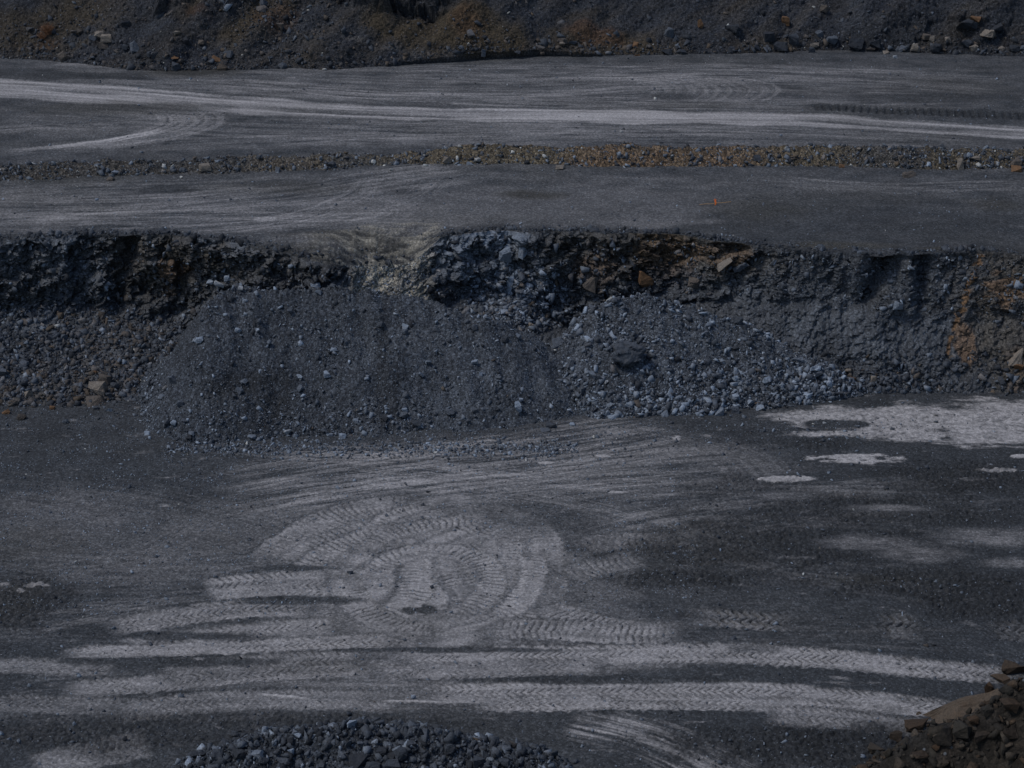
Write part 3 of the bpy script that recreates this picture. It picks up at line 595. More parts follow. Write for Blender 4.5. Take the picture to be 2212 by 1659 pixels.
dn = a_in * (1.1 * rb + .45 * gulls) + hump + a_in * crag * (1.3 * (c1 - .3) + .6 * (c2 - .5)) + .10 * (c3 - .4) + .12 * fbm(UX2 * 1.2, S2 * 1.2, 4, 198) * sstep(0, .4, S2)
YS = YS - dn * .55; ZS = ZS + dn * .8
SM = np.zeros(UX2.shape + (4,), np.float32); n5 = fbm(UX2 * .35 - S2 * .2, S2 * .25, 4, 199)
sb = np.clip(.2 + .7 * n5 + 1.2 * dstr, 0, 1) * .6
sb = np.maximum(sb, .9 * sblob(980, 75, 230, 55)); sb = np.maximum(sb, .75 * sblob(100, 40, 190, 70)); sb = np.maximum(sb, .8 * sblob(520, 60, 120, 80, sk=.5)); sb = np.maximum(sb, .8 * sblob(1330, 60, 160, 70)); sb = np.maximum(sb, .6 * sblob(1700, 40, 130, 60))
sb = sb * (1 - .8 * sblob(1600, 90, 200, 30)); sb = sb * (1 - .9 * sblob(480, 70, 40, 60, sk=.9)) * (1 - .8 * sblob(1900, 30, 80, 90)) * (1 - .9 * sblob(170, 65, 50, 16)) * (1 - .8 * crag * (np.abs(UX2 - on_far(830, 10)[0]) < 7))
rs = .35 * sblob(1010, 60, 36, 34, seed=31) + .5 * sblob(1290, 15, 70, 26, seed=32) + .45 * sblob(430, 90, 30, 14, seed=33, rough=.9, f=1) + .3 * sblob(600, 65, 50, 30, seed=35) + .4 * sblob(415, 25, 10, 40, seed=36, sk=.8) + .35 * sblob(100, 68, 30, 16, seed=34)
ps = .35 * sblob(405, 25, 16, 46, .4, 37, .5, 1, .8) + .25 * sblob(860, 125, 170, 8, .5, 38) + np.clip(.5 * (ci3 - .75), 0, 1)
ds = .5 * sblob(830, 10, 150, 36) + .45 * sblob(1950, 40, 320, 60) + .3 * sblob(1600, 80, 220, 40) + .3 * sblob(1250, 40, 60, 60) + .35 * sblob(480, 60, 40, 60, sk=.9) + .25 * sblob(60, 60, 160, 70)
SM[..., 0] = np.clip(ps, 0, .8); SM[..., 1] = np.clip(sb, 0, .95); SM[..., 2] = np.clip(rs, 0, 1); SM[..., 3] = np.clip(ds + .5 * np.clip(-dstr * 1.6, 0, .7), 0, .8)

AX = np.concatenate([Xf, UU, UX2]); AY = np.concatenate([Yf, YU, YS]); AZ = np.concatenate([Zf2, ZU, ZS]); AM = np.concatenate([FMk, UM, SM])
rows = np.arange(AX.shape[0] - 1)[:, None] * np.ones((1, AX.shape[1] - 1), int)
nA, nB = NW - 1, NW + len(yu) - 2
rc = np.zeros(rows.shape, bool); rr = np.concatenate([np.zeros(Xf.shape), roadm_u, np.zeros(UX2.shape)])[:-1, :-1]; rc = rr > .5
chc = np.zeros(rows.shape, bool); chc[:nA] = (chute > .04)[:-1, :-1][:nA]
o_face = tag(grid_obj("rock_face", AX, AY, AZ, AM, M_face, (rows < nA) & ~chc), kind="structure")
o_chute = tag(grid_obj("gravel_slope", AX, AY, AZ, AM, M_chute, (rows < nA) & chc), kind="structure")
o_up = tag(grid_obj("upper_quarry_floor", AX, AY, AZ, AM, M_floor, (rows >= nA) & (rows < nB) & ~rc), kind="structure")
o_road = tag(grid_obj("haul_road", AX, AY, AZ, AM, M_floor, (rows >= nA) & (rows < nB) & rc), kind="structure")
o_far = tag(grid_obj("hillside", AX, AY, AZ, AM, M_slope, rows >= nB), kind="structure")

# ================================================================== heaps (cones run along a ridge)
def heap_field(x, y, ridge, slope, lf=1.0):
    h = np.full(np.broadcast(x, y).shape, -9.0)
    R = np.array(ridge)
    for a, b in zip(R[:-1], R[1:]):
        n = max(2, int(np.linalg.norm(b - a) / .3))
        for k in range(n):
            p = a + (b - a) * k / n
            dx = x - p[0]; h = np.maximum(h, p[2] - slope * np.hypot(np.where(dx < 0, dx * lf, dx), y - p[1]))
    return np.maximum(h, R[-1][2] - slope * np.hypot(x - R[-1][0], y - R[-1][1]))
def make_heap(name, ridge, slope, x0, x1, y0, y1, step, mat, seed, rough=1.0, maskfn=None, lf=1.0, cut=-.25):
    x = np.arange(x0, x1, step); y = np.arange(y0, y1, step); X, Y = np.meshgrid(x, y)
    wxx = .55 * fbm(X * .35, Y * .35, 3, seed); wyy = .55 * fbm(X * .35, Y * .35, 3, seed + 5)
    H = heap_field(X + wxx, Y + wyy, ridge, slope, lf)
    H = H + .28 * fbm(X * .5, Y * .5, 3, seed + 7) * sstep(0, 1.2, H)
    a1, e1, _ = cells(X * 2.2, Y * 2.6, seed + 9); a2, e2, _ = cells(X * 5.5, Y * 6.5, seed + 11)
    H = H + .22 * vn(X * 1.1 + .3 * Y, Y * .12, seed + 15) * sstep(.3, 1.5, H) * (rough < 1.3) + rough * (.07 * (a1 - .5) + .06 * (a2 - .5) - .03 * (e2 < .1)) + .03 * fbm(X * 5, Y * 5, 2, seed + 13)
    M = np.zeros(X.shape + (4,), np.float32)
    if maskfn: maskfn(X, Y, H, M)
    ok = (H[:-1, :-1] > cut)
    o = grid_obj(name, X, Y, H, M, mat, ok)
    return o, X, Y, H
def RY(pts): return [tuple(on_y(px, py, y)) for px, py, y in pts]
def m_left(X, Y, H, M):
    M[..., 0] = np.clip(.15 + .4 * fbm(X * .4, Y * .5, 4, 211), 0, .6) * sstep(-9, -7, X) * .8
    st = vn(X * 1.6, Y * .15, 213); ln = sstep(-9.5, -7, X) * (1 - sstep(-3.5, -1.5, X))
    M[..., 3] = np.clip(.6 * ln * sstep(-.1, .5, st) + .14, 0, .7)
    c = on_y(540, 830, 96.5)
    M[..., 3] = np.maximum(M[..., 3], .75 * blob(X, H, c[0], c[2], 2.6, .45, 215, .6, 1.2, .5)); c = on_y(580, 880, 95.5)
    M[..., 3] = np.maximum(M[..., 3], .6 * blob(X, H, c[0], c[2], 1.2, .9, 216, .6, 1.2, .5)); c = on_y(380, 720, 99)
    M[..., 3] = np.maximum(M[..., 3], .5 * blob(X, H, c[0], c[2], 1.6, 1.4, 217, .6, 1, .5))
    M[..., 1] = np.clip(.3 * fbm(X * .2, Y * .3, 3, 218), 0, 1)
hl, HLX, HLY, HLZ = make_heap("rubble_heap", RY([(430, 735, 99.0), (465, 645, 100.2), (505, 616, 101.2), (560, 628, 101.3), (690, 620, 101.4), (790, 622, 101.4), (880, 640, 101.3), (980, 660, 101), (1080, 690, 100.6), (1140, 740, 100), (1180, 800, 99.2)]), .80, -23, 8, 90, 106, .055, M_heap, 221, 1.0, m_left, 1.5)
tag(hl, "largest heap of blue-grey broken slate, broad and flat-topped, left of centre against the rock face", "heap")
def m_right(X, Y, H, M):
    M[..., 0] = np.clip(.15 + .5 * fbm(X * .4, Y * .5, 4, 231), 0, .6) * .7; M[..., 1] = np.clip(.25 * fbm(X * .2, Y * .3, 3, 238), 0, 1)
hr, HRX, HRY, HRZ = make_heap("rubble_heap", RY([(1255, 700, 101.6), (1300, 655, 102.2), (1350, 636, 102.6), (1400, 634, 102.7), (1460, 650, 102.6), (1530, 672, 102.4), (1610, 700, 102), (1700, 745, 101.4), (1790, 798, 100.6), (1850, 835, 100.1)]), .82, -1, 22, 92, 107, .055, M_heap, 241, 1.1, m_right, 1.15)
tag(hr, "rounded heap of blue-grey broken slate with a large half-buried boulder, right of centre", "heap")
hn, HNX, HNY, HNZ = make_heap("rubble_heap", RY([(400, 1662, 63.2), (470, 1622, 63.6), (560, 1590, 64), (660, 1578, 64.2), (760, 1566, 64.4), (830, 1568, 64.5), (900, 1578, 64.3), (1000, 1600, 64), (1100, 1622, 63.6), (1180, 1650, 63.2)]), .62, -17, 5, 56, 69, .05, M_heap, 251, 1.4,
                              lambda X, Y, H, M: M.__setitem__((Ellipsis, 3), np.clip(.22 + .3 * fbm(X * .5, Y * .5, 3, 252), 0, .6)))
tag(hn, "low heap of coarse dark stone cut off by the bottom edge of the picture", "heap")
def m_mound(X, Y, H, M): M[..., 1] = np.clip(.5 + .7 * fbm(X * .6, Y * .6, 4, 262), 0, 1); M[..., 2] = np.clip(.9 * fbm(X * .5, Y * .7, 3, 263) - .1, 0, .6); M[..., 3] = np.clip(.35 + .5 * fbm(X * .3, Y * .4, 3, 264), 0, .6)
hm, HMX, HMY, HMZ = make_heap("spoil_bank", [(-19, 38, 0)] + RY([(1840, 1668, 38), (1950, 1606, 38), (2060, 1562, 38), (2140, 1512, 38), (2212, 1462, 38)]) + [(16, 37, 23), (34, 32, 31)], 1.1, -18, 46, 8, 62, .10, M_mound, 261, .6, m_mound)
tag(hm, "steep bank of dark brown earth and broken rock in the bottom right corner", "bank")

# berm: long low windrow of earth and stones along the upper bench
bp_ = curve([(-500, 402, 6.6), (0, 392, 6.6), (250, 384, 6.6), (500, 378, 6.6), (750, 372, 6.6), (900, 364, 6.6), (1100, 360, 6.6), (1300, 368, 6.6), (1600, 366, 6.6), (1850, 364, 6.6), (2050, 372, 6.6), (2212, 372, 6.6), (2800, 380, 6.6)], lambda p: on_z(*p))
bx = np.arange(-46, 46, .06); bt = np.arange(0, 4.2, .06); BX, BT = np.meshgrid(bx, bt)
by0 = np.interp(bx, bp_[:, 0], bp_[:, 1]); by0 = np.convolve(np.pad(by0, 20, 'edge'), np.ones(41) / 41, 'valid')
BY = by0[None, :] - .3 + BT + .25 * fbm(BX * .5, BX * 0, 3, 271)
bhh = .72 + .34 * fbm(BX * .22, BX * 0, 3, 272) + .42 * sstep(-10, 4, BX)
BZ = 6.35 + bhh * np.sin(np.clip(BT / 3.6, 0, 1) * math.pi) ** .8 + .2 * fbm(BX * .9, BT * .9, 4, 273) * np.sin(np.clip(BT / 4.2, 0, 1) * math.pi)
q1, qe, _ = cells(BX * 2.5, BY * 2.5, 274); q2, _, _ = cells(BX * 6, BY * 6, 275); BZ += .12 * (q1 - .5) + .07 * (q2 - .5)
BM = np.zeros(BX.shape + (4,), np.float32)
bn = fbm(BX * .25, BY * .5, 3, 276)
bpx = BX / 39.0 * 1106 / (120 / 145.) * 1.12 + 1106
BM[..., 1] = np.clip(sstep(700, 950, bpx) * .8 + .25 + .8 * bn, 0, .95) * (1 - .8 * sstep(1830, 1950, bpx) * (1 - sstep(2020, 2080, bpx)))
BM[..., 2] = np.clip((sstep(1180, 1290, bpx + 60 * bn) * (1 - sstep(1560, 1800, bpx)) * .75 + .1) * (.75 + .8 * bn), 0, .8)
BM[..., 3] = np.clip(.4 * (1 - sstep(300, 700, bpx)) + .3 * sstep(1750, 1900, bpx), 0, .6)
ob = grid_obj("earth_berm", BX, BY, BZ, BM, M_berm)
tag(ob, "long low berm of brown earth and stones running right across the upper bench", "berm")

# ================================================================== stones
rng = np.random.default_rng(7)
def hull_proto(seed, flat=1.0, n=11):
    r = random.Random(seed); bm = bmesh.new()
    for _ in range(n):
        v = Vector((r.gauss(0, 1), r.gauss(0, 1), r.gauss(0, 1))).normalized() * r.uniform(.75, 1.0)
        v = Vector((math.copysign(abs(v.x) ** .4, v.x), math.copysign(abs(v.y) ** .4, v.y), math.copysign(abs(v.z) ** .4, v.z)))
        bm.verts.new((v.x * r.uniform(.85, 1.1), v.y * r.uniform(.55, .8), v.z * .5 * flat))
    g = bmesh.ops.convex_hull(bm, input=bm.verts[:])
    for v in [v for v in bm.verts if not v.link_faces]: bm.verts.remove(v)
    bmesh.ops.triangulate(bm, faces=bm.faces[:])
    bm.verts.index_update(); bm.verts.ensure_lookup_table()
    V = np.array([v.co[:] for v in bm.verts]); Fc = np.array([[v.index for v in f.verts] for f in bm.faces]); bm.free()
    m = np.abs(V).max(0)[0]; return V / m, Fc
PROTO = [hull_proto(i, random.Random(i).uniform(.6, 1.4), random.Random(i + 50).randint(7, 10)) for i in range(24)]
def rotm(a, b, c):
    ca, sa, cb, sb, cc, s_ = np.cos(a), np.sin(a), np.cos(b), np.sin(b), np.cos(c), np.sin(c)
    return np.stack([np.stack([cc * cb, cc * sb * sa - s_ * ca, cc * sb * ca + s_ * sa], -1), np.stack([s_ * cb, s_ * sb * sa + cc * ca, s_ * sb * ca - cc * sa], -1), np.stack([-sb, cb * sa, cb * ca], -1)], -2)
def stone_set(P, size, tint, rust, white, rng, tilt=.9):
    V, Fs, Mk = [], [], []; off = 0; kind = rng.integers(0, len(PROTO), len(P))
    R = rotm(rng.normal(0, tilt, len(P)), rng.normal(0, tilt, len(P)), rng.uniform(0, 6.28, len(P)))
    for k in range(len(PROTO)):
        s = np.where(kind == k)[0]
        if not len(s): continue
        v, f = PROTO[k]
        sc3 = np.stack([size[s], size[s] * rng.uniform(.7, 1.15, len(s)), size[s] * rng.uniform(.6, 1.2, len(s))], -1)
        vv = np.einsum('nij,nkj->nki', R[s], v[None] * sc3[:, None, :]) + P[s][:, None, :]
        V.append(vv.reshape(-1, 3)); Fs.append((f[None] + (np.arange(len(s)) * len(v))[:, None, None]).reshape(-1, 3) + off); off += len(s) * len(v)
        mk = np.stack([tint[s], rust[s], white[s], tint[s] * 0 + 1], -1); Mk.append(np.repeat(mk, len(v), 0))
    return np.concatenate(V), np.concatenate(Fs), np.concatenate(Mk)
GROUPED = []
def scatter(name, X, Y, Z, Wt, n, s0, smax, label, cat, tint=(.5, .2), rust=.03, rustamt=.8, white=.01, parent=None, top=0, glabel=None, group=None, power=.55, sink=.25, rustfn=None, mat=None):
    w = np.clip(Wt, 0, None).ravel().astype(float); w /= w.sum()
    i = rng.choice(w.size, n, p=w); P = np.stack([X.ravel()[i], Y.ravel()[i], Z.ravel()[i]], -1)
    P[:, 0] += rng.normal(0, .03, n); size = np.minimum(s0 * rng.uniform(.02, 1, n) ** -power, smax); P[:, 2] += size * (.35 - sink)
    t = np.clip(rng.normal(tint[0], tint[1], n), 0, 1); ru = (rng.random(n) < rust) * rng.uniform(.4, 1, n) * rustamt
    if rustfn is not None: ru = np.maximum(ru, (rng.random(n) < rustfn(P)) * rng.uniform(.3, 1, n) * rustamt)
    wh = (rng.random(n) < white) * rng.uniform(.4, 1, n)
    o_ = np.argsort(-size); P, size, t, ru, wh = (a[o_] for a in (P, size, t, ru, wh))
    for k in range(top):
        GROUPED.append((P[k], size[k], t[k], ru[k], wh[k], glabel, group))
    V, Fs, Mk = stone_set(P[top:], size[top:], t[top:], ru[top:], wh[top:], rng)
    o = raw_mesh(name, V, Fs, 3, mat or M_stone, Mk, parent); o["kind"] = "stuff"
    if parent is None: tag(o, label, cat)
    return o
# the weights
def hmask(X, Y, Z, lo=-.05): return (Z > lo).astype(float)
hn1 = fbm(HLX * .5, HLY * .5, 3, 301)
wl = hmask(HLX, HLY, HLZ) * (.25 + 1.2 * np.clip(hn1 + .2, 0, 1) + 1.0 * (1 - sstep(.2, 1.6, HLZ)) * (HLX < -4)) * (HLY < 102.5)
scatter("loose_rubble", HLX, HLY, HLZ, wl, 10500, .026, .20, None, None, (.50, .28), .01, .7, .004, hl, 26, "one of the bigger loose grey stones strewn over the broad left heap", "bigger stones on the broad left heap")
hn2 = fbm(HRX * .5, HRY * .5, 3, 302)
wl = hmask(HRX, HRY, HRZ) * (.35 + 1.2 * np.clip(hn2 + .2, 0, 1) + 1.8 * (1 - sstep(.2, 2.4, HRZ)) * sstep(2, 8, HRX)) * (HRY < 103.6)
scatter("loose_rubble", HRX, HRY, HRZ, wl, 12000, .042, .27, None, None, (.55, .28), .012, .7, .004, hr, 30, "one of the bigger loose grey stones strewn over the rounded right heap", "bigger stones on the rounded right heap")
scatter("loose_rubble", HNX, HNY, HNZ, hmask(HNX, HNY, HNZ, .02), 7500, .042, .26, None, None, (.32, .24), .01, .5, .0, hn, 24, "one of the bigger dark angular stones on the low heap at the bottom edge", "bigger stones on the low near heap", .62)
vis = (HMX > 3.5) * (HMX < 14) * (HMY > 31) * (HMY < 41)
scatter("loose_rubble", HMX, HMY, HMZ, vis, 9000, .032, .22, None, None, (.45, .25), .3, .8, .0, hm, 14, "one of the small brown rock pieces on the earth bank in the bottom right corner", "rock pieces on the brown bank", .6, mat=M_earthy)
BW = (BT > .2) * (BT < 3.0) * (.5 + np.clip(fbm(BX * .7, BT, 3, 303) + .3, 0, 1)) * (1 + 1.2 * (BT < .9)) * (1 + 1.2 * (bpx > 1980))
scatter("loose_rubble", BX, BY, BZ, BW, 8500, .04, .22, None, None, (.42, .22), .12, .75, .035, ob, 20, "one of the small stones lying on the long berm of the upper bench", "stones on the long berm", .6)
# loose foot of the face on the left, blocks below the face, middle notch, right foot
wf = (1 - rock) * (1 - chute) * (Wv > .05); wl_ = wf * (U < xat(460)) * (U > -30) * (.4 + 1.2 * (1 - Wv)) * (Wv < .55)
def tal_rust(P): return .45 * np.exp(-((P[:, 0] - on_y(205, 850, 99)[0]) / 3.2) ** 2) * (P[:, 2] < 3) + .35 * (P[:, 0] < on_y(90, 850, 99)[0]) * (P[:, 2] < 1.2)
scatter("scree", Xf, Yf, Zf2, wl_, 9000, .05, .26, "loose grey and brown scree sloping down from the rock face on the far left", "scree", (.32, .22), .03, .5, .003, None, 22,
        "one of the loose stones in the scree under the rock face on the far left", "stones of the left scree", .6, .25, tal_rust)
wm = (U > xat(1000)) * (U < xat(1230)) * (Wv > .3) * (Wv < .75) * (.3 + fblob(1130, 680, 90, 45, .5)) * 1.0
scatter("scree", Xf, Yf, Zf2, wm, 2200, .055, .26, "fan of pale slate fragments in the notch between the two big heaps", "scree", (.62, .2), .12, .6, .0)
wr_ = (U > xat(1760)) * (U < 29) * (Wv < .3) * (Wv > .04) * (.15 + 2.5 * fblob(1900, 810, 110, 50, .5))
scatter("scree", Xf, Yf, Zf2, wr_, 2600, .05, .26, "dark scree along the foot of the rock face on the right", "scree", (.36, .2), .1, .6, .0)
wk = rock * (Wv < .97) * (np.abs(U) < 29) * (.3 + np.clip(nz + .2, 0, 1))
def face_rust(P): return .3 * ((np.abs(P[:, 0] - xat(1420)) < 4.5) | (np.abs(P[:, 0] - xat(330)) < 2.5)) + .1 * (P[:, 0] > xat(2080))
scatter("fractured_blocks", Xf, Yf, Zf2, wk, 5000, .045, .26, "jutting broken blocks of slate all over the upright rock face", "blocks", (.42, .24), .0, .6, .0, None, 0, None, None, .55, .45, face_rust)
wk2 = ((YU - cy) < .55) * (np.abs(UU) < 29) * (1 - .8 * chp) * (.2 + np.clip(fbm(UU * .7, UU * 0, 3, 304) + .25, 0, 1))
scatter("crest_blocks", UU, YU, ZU, wk2, 1500, .055, .30, "broken clods and blocks along the lip of the rock face", "blocks", (.22, .16), .0, .6, .0, None, 0, None, None, .5)
# lower floor: gravel and fallen stones near the heaps
near_h = np.exp(-((FY - (96.0 - .8 * sstep(-20, 4, FX) * 3 + .12 * np.abs(FX))) / 1.9) ** 2) * (np.abs(FX) < 27)
wbl = (FY > 76) * (FY < 97) * (FX < 8) * (FX > -28) * (1 - .8 * np.clip(pale, 0, 1)) * np.clip(.35 + 1.2 * brk2, .02, 1)
scatter("blue_chippings", FX, FY, FZ, wbl, 16000, .018, .07, "sprinkling of light blue slate chips over the left half of the lower floor", "gravel", (.72, .22), .0, .5, .01, None, 0, None, None, .4)
wfl = (FY > 62) * (FY < 101) * (np.abs(FX) < 28) * (1 - pool) * (.10 + .8 * near_h * (FX < 22) + .1 * clod) * (1 - .7 * np.clip(pale, 0, 1))
scatter("loose_gravel", FX, FY, FZ, wfl, 16000, .022, .16, "loose grey gravel sprinkled over the lower quarry floor", "gravel", (.5, .22), .03, .5, .01, None, 0, None, None, .5)
wsp = np.exp(-(np.abs(FY - on_z(700, 970)[1]) / .8) ** 2) * (FX > on_z(360, 960)[0]) * (FX < on_z(1250, 960)[0])
scatter("spilled_stone", FX, FY, FZ, wsp, 2600, .035, .15, "band of spilled stone chips along the foot of the broad left heap", "stone chips", (.6, .2), .02, .5, .004)
wup = (lift > .1) * (np.abs(UU) < 36) * (1 - .8 * roadm_u) * (.3 + np.clip(fbm(UU * .3, YU * .4, 3, 305), 0, 1)) * (1 + 8 * (YU < cy + 1.2))
scatter("loose_gravel", UU, YU, ZU, wup, 7000, .022, .13, "loose gravel sprinkled over the upper quarry bench", "gravel", (.5, .22), .05, .5, .03, None, 0, None, None, .5)
ws = (np.abs(UX2) < 38) * (S2 < 9) * (.08 + 2.2 * np.exp(-S2 / .8) + .8 * sblob(600, 70, 130, 70) + 1.6 * sblob(1750, 85, 500, 40) + .5 * sblob(130, 50, 160, 60))
def far_rust(P): return .35 + 0 * P[:, 0] - .2 * (P[:, 0] > on_far(1380, 80)[0])
scatter("scree", UX2, YS, ZS, ws, 7500, .040, .36, "brown and black scree littering the foot of the far hillside", "scree", (.20, .18), .1, .5, .008, None, 28,
        "one of the small rocks littering the foot of the far hillside", "rocks at the foot of the far hillside", .6, .25, far_rust)
# stones of chalky patches / chute
wc = chute * (Wv > .4) * 1.0
scatter("loose_gravel", Xf, Yf, Zf2, wc, 1800, .025, .10, "pale gravel run down the chute between the two parts of the rock face", "gravel", (.75, .2), .3, .3, .05)

# ================================================================== single boulders, each set where the survey finds it
COL = {  # tint, rust, white
    'grey': (.45, 0, 0), 'light': (.85, 0, 0), 'pale': (.95, .25, .25), 'white': (1, 0, .95), 'dark': (.2, 0, 0), 'black': (.05, 0, 0), 'tan': (.6, .75, .10),
    'orange': (.4, 1.0, 0), 'brown': (.25, .45, 0), 'cream': (.9, .6, .5), 'blue': (.68, 0, 0), 'deep': (.02, .25, 0)}
def boulder_mesh(seed, w, h, d, shape, col, mat, rough=.06):
    r = random.Random(seed); bm = bmesh.new()
    n = {'round': 26, 'block': 12, 'slab': 12, 'wedge': 10, 'spike': 10}.get(shape, 13)
    for _ in range(n):
        v = Vector((r.gauss(0, 1), r.gauss(0, 1), r.gauss(0, 1))).normalized()
        e = {'round': .95, 'block': .45, 'slab': .45, 'wedge': .7, 'spike': .8}.get(shape, .65)
        v = Vector([math.copysign(abs(c) ** e, c) for c in v]) * r.uniform(.86, 1.0)
        if shape == 'wedge': v.z *= .5 + .5 * (v.x + 1) / 2
        if shape == 'spike': v.x *= 1 - .75 * (v.z + 1) / 2; v.y *= 1 - .6 * (v.z + 1) / 2
        bm.verts.new(v)
    bmesh.ops.convex_hull(bm, input=bm.verts[:])
    for v in [v for v in bm.verts if not v.link_faces]: bm.verts.remove(v)
    bmesh.ops.triangulate(bm, faces=bm.faces[:])
    xs_ = [v.co.x for v in bm.verts]; zs_ = [v.co.z for v in bm.verts]; ys_ = [v.co.y for v in bm.verts]
    for v in bm.verts:
        v.co.x = (v.co.x - (max(xs_) + min(xs_)) / 2) / (max(xs_) - min(xs_)) * w
        v.co.y = (v.co.y - (max(ys_) + min(ys_)) / 2) / (max(ys_) - min(ys_)) * d
        v.co.z = (v.co.z - (max(zs_) + min(zs_)) / 2) / (max(zs_) - min(zs_)) * h
    if w > .22:
        for _ in range(2 if w < 1 else 3): bmesh.ops.subdivide_edges(bm, edges=bm.edges[:], cuts=1, use_grid_fill=True)
        off = Vector((seed * 1.37, seed * .71, 0)); co = np.array([v.co[:] for v in bm.verts]); f = 3.2 / w
        a, e, _ = cells(co[:, 0] * f + co[:, 2] * f * .6 + off.x, co[:, 1] * f * .8 + co[:, 2] * f + off.y, seed + 1); nn = fbm(co[:, 0] * f * 2 + off.x, co[:, 2] * f * 2 + co[:, 1] * f, 3, seed)
        bm.normal_update()
        for v, q, z in zip(bm.verts, a, nn): v.co += v.normal * (rough * w * ((q - .5) * .7 + z * .5))
    me = bpy.data.meshes.new("boulder"); bm.to_mesh(me); bm.free()
    at = me.attributes.new("mask", 'FLOAT_COLOR', 'POINT'); nv = len(me.vertices)
    at.data.foreach_set("color", np.tile(np.array([*COL[col], 1.0], np.float32) if isinstance(col, str) else np.array([*col, 1.0], np.float32), nv))
    me.materials.append(mat); return me

bpy.context.view_layer.update(); dg = bpy.context.evaluated_depsgraph_get()
STUFF = {o.name for o in sc.objects if o.get("kind") == "stuff"}
for o in sc.objects:
    if o.name in STUFF: o.hide_viewport = True
bpy.context.view_layer.update(); dg = bpy.context.evaluated_depsgraph_get()
def find(px, py):
    r = Vector(ray(px, py)).normalized()
    hit, loc, nor, *_ = sc.ray_cast(dg, Vector((0, 0, CAM_H)), r)
    return (loc, nor) if hit else (Vector(on_z(px, py)), Vector((0, 0, 1)))
PLACED = []
def rock_at(px, py, wpx, hpx, col, shape, label, name='boulder', rot=0.0, deep=None, up=0.0, group=None, mat=None, lean=0.0, rough=.06, seed=None):
    loc, nor = find(px, py + hpx * .25)
    m = (loc - Vector((0, 0, CAM_H))).length / FPX; w_ = wpx * m; h_ = hpx * m
    seed = seed or int(px * 7 + py * 13)
    if mat is None: mat = M_orange if col in ('orange',) else M_stone
    me = boulder_mesh(seed, w_, h_, (deep * w_ if deep else w_ * .8 if shape != 'slab' else w_ * .7), shape, col, mat, rough)
    o = bpy.data.objects.new(name, me); PLACED.append(o)
    o.location = loc + Vector((0, -.08 * w_, h_ * .22)) + (Vector((0, -.22 * max(w_, .4 * h_), 0)) if nor.z < .55 and CAM_H * 0 + loc.y > 95 else Vector((0, -.05, up))); o.rotation_euler = (math.radians(lean), math.radians(rot), random.Random(seed).uniform(-.3, .3))
    tag(o, label, 'rock' if name != 'flat_rock' else 'slab', group); return o
R_ = rock_at
#--- far hillside and its foot
R_(291, 99, 21, 24, 'grey', 'spike', "pointed grey boulder standing at the foot of the far hillside on the left")
R_(232, 82, 26, 17, 'tan', 'block', "blocky tan boulder, right one of the cluster on the left part of the far hillside")
R_(215, 72, 20, 11, 'tan', 'block', "flat-topped pale brown rock, uppermost of the cluster on the left far hillside")
R_(202, 81, 18, 11, 'grey', 'block', "grey-brown rock, left one of the cluster on the left far hillside")
R_(224, 96, 22, 14, 'brown', 'block', "dark brown rock just below the tan cluster on the left far hillside")
R_(137, 120, 21, 21, 'brown', 'round', "round brown boulder alone near the edge of the upper bench, far left")
R_(272, 101, 15, 12, 'dark', 'block', "small dark block beside the pointed grey boulder")
R_(325, 116, 14, 13, 'dark', 'wedge', "dark wedge of rock right of the pointed grey boulder")
R_(605, 56, 20, 17, 'brown', 'block', "largest brown block at the top of the diagonal rock spill on the far hillside")
R_(467, 126, 18, 14, 'orange', 'wedge', "reddish brown rock at the lower end of the diagonal rock spill")
R_(385, 70, 18, 8, 'tan', 'slab', "flat pale brown slab below the streaked outcrop on the far hillside", 'flat_rock')
R_(435, 90, 14, 9, 'brown', 'slab', "flat brown slab right of the rusty rubble under the streaked outcrop", 'flat_rock')
R_(378, 122, 16, 7, 'orange', 'slab', "low rusty red slab at the toe of the far hillside", 'flat_rock')
R_(701, 149, 11, 6, 'cream', 'round', "pale cream stone alone at the edge of the upper bench, left of centre")
R_(1215, 93, 14, 9, 'tan', 'round', "egg-shaped tan stone low on the far hillside near the middle")
R_(1373, 96, 14, 12, 'orange', 'block', "orange stone at the left end of the dark rock pile on the far hillside")
R_(1376, 118, 14, 6, 'orange', 'slab', "flat orange stone at the very toe below the left end of the dark rock pile", 'flat_rock')
R_(1044, 113, 10, 17, 'grey', 'block', "upright grey stone in the brown cone of the far hillside")
R_(996, 102, 13, 10, 'grey', 'round', "rounded grey stone left of the upright one in the brown hillside cone")
R_(1118, 112, 14, 7, 'dark', 'slab', "flat dark stone on the right flank of the brown hillside cone", 'flat_rock')
R_(1172, 114, 11, 7, 'brown', 'round', "small brown stone at the right toe of the brown hillside cone")
R_(1444, 70, 20, 24, 'grey', 'block', "square grey block standing on the left of the dark rock pile")
R_(1458, 84, 12, 20, 'grey', 'spike', "narrow upright grey stone below the square grey block")
R_(1440, 110, 24, 12, 'black', 'block', "black block at the toe below the square grey block")
R_(1512, 50, 14, 22, 'orange', 'spike', "upright orange stone with a grey side above the dark rock pile")
R_(1580, 60, 32, 16, 'black', 'block', "glossy black boulder with white streaks high on the dark rock pile")
R_(1571, 55, 8, 10, 'white', 'wedge', "small bright white chip against the glossy black boulder")
R_(1696, 44, 17, 20, 'orange', 'block', "square tan-orange block highest above the middle of the dark rock pile")
R_(1779, 17, 18, 16, 'brown', 'block', "brown block near the top edge of the picture, right of centre")
R_(1661, 78, 25, 22, 'black', 'block', "blue-black boulder in the middle of the dark rock pile")
R_(1685, 98, 30, 17, 'black', 'block', "low black boulder at the toe of the dark rock pile, middle")
R_(1713, 85, 22, 28, 'dark', 'block', "tall dark slate block leaning in the middle of the dark rock pile")
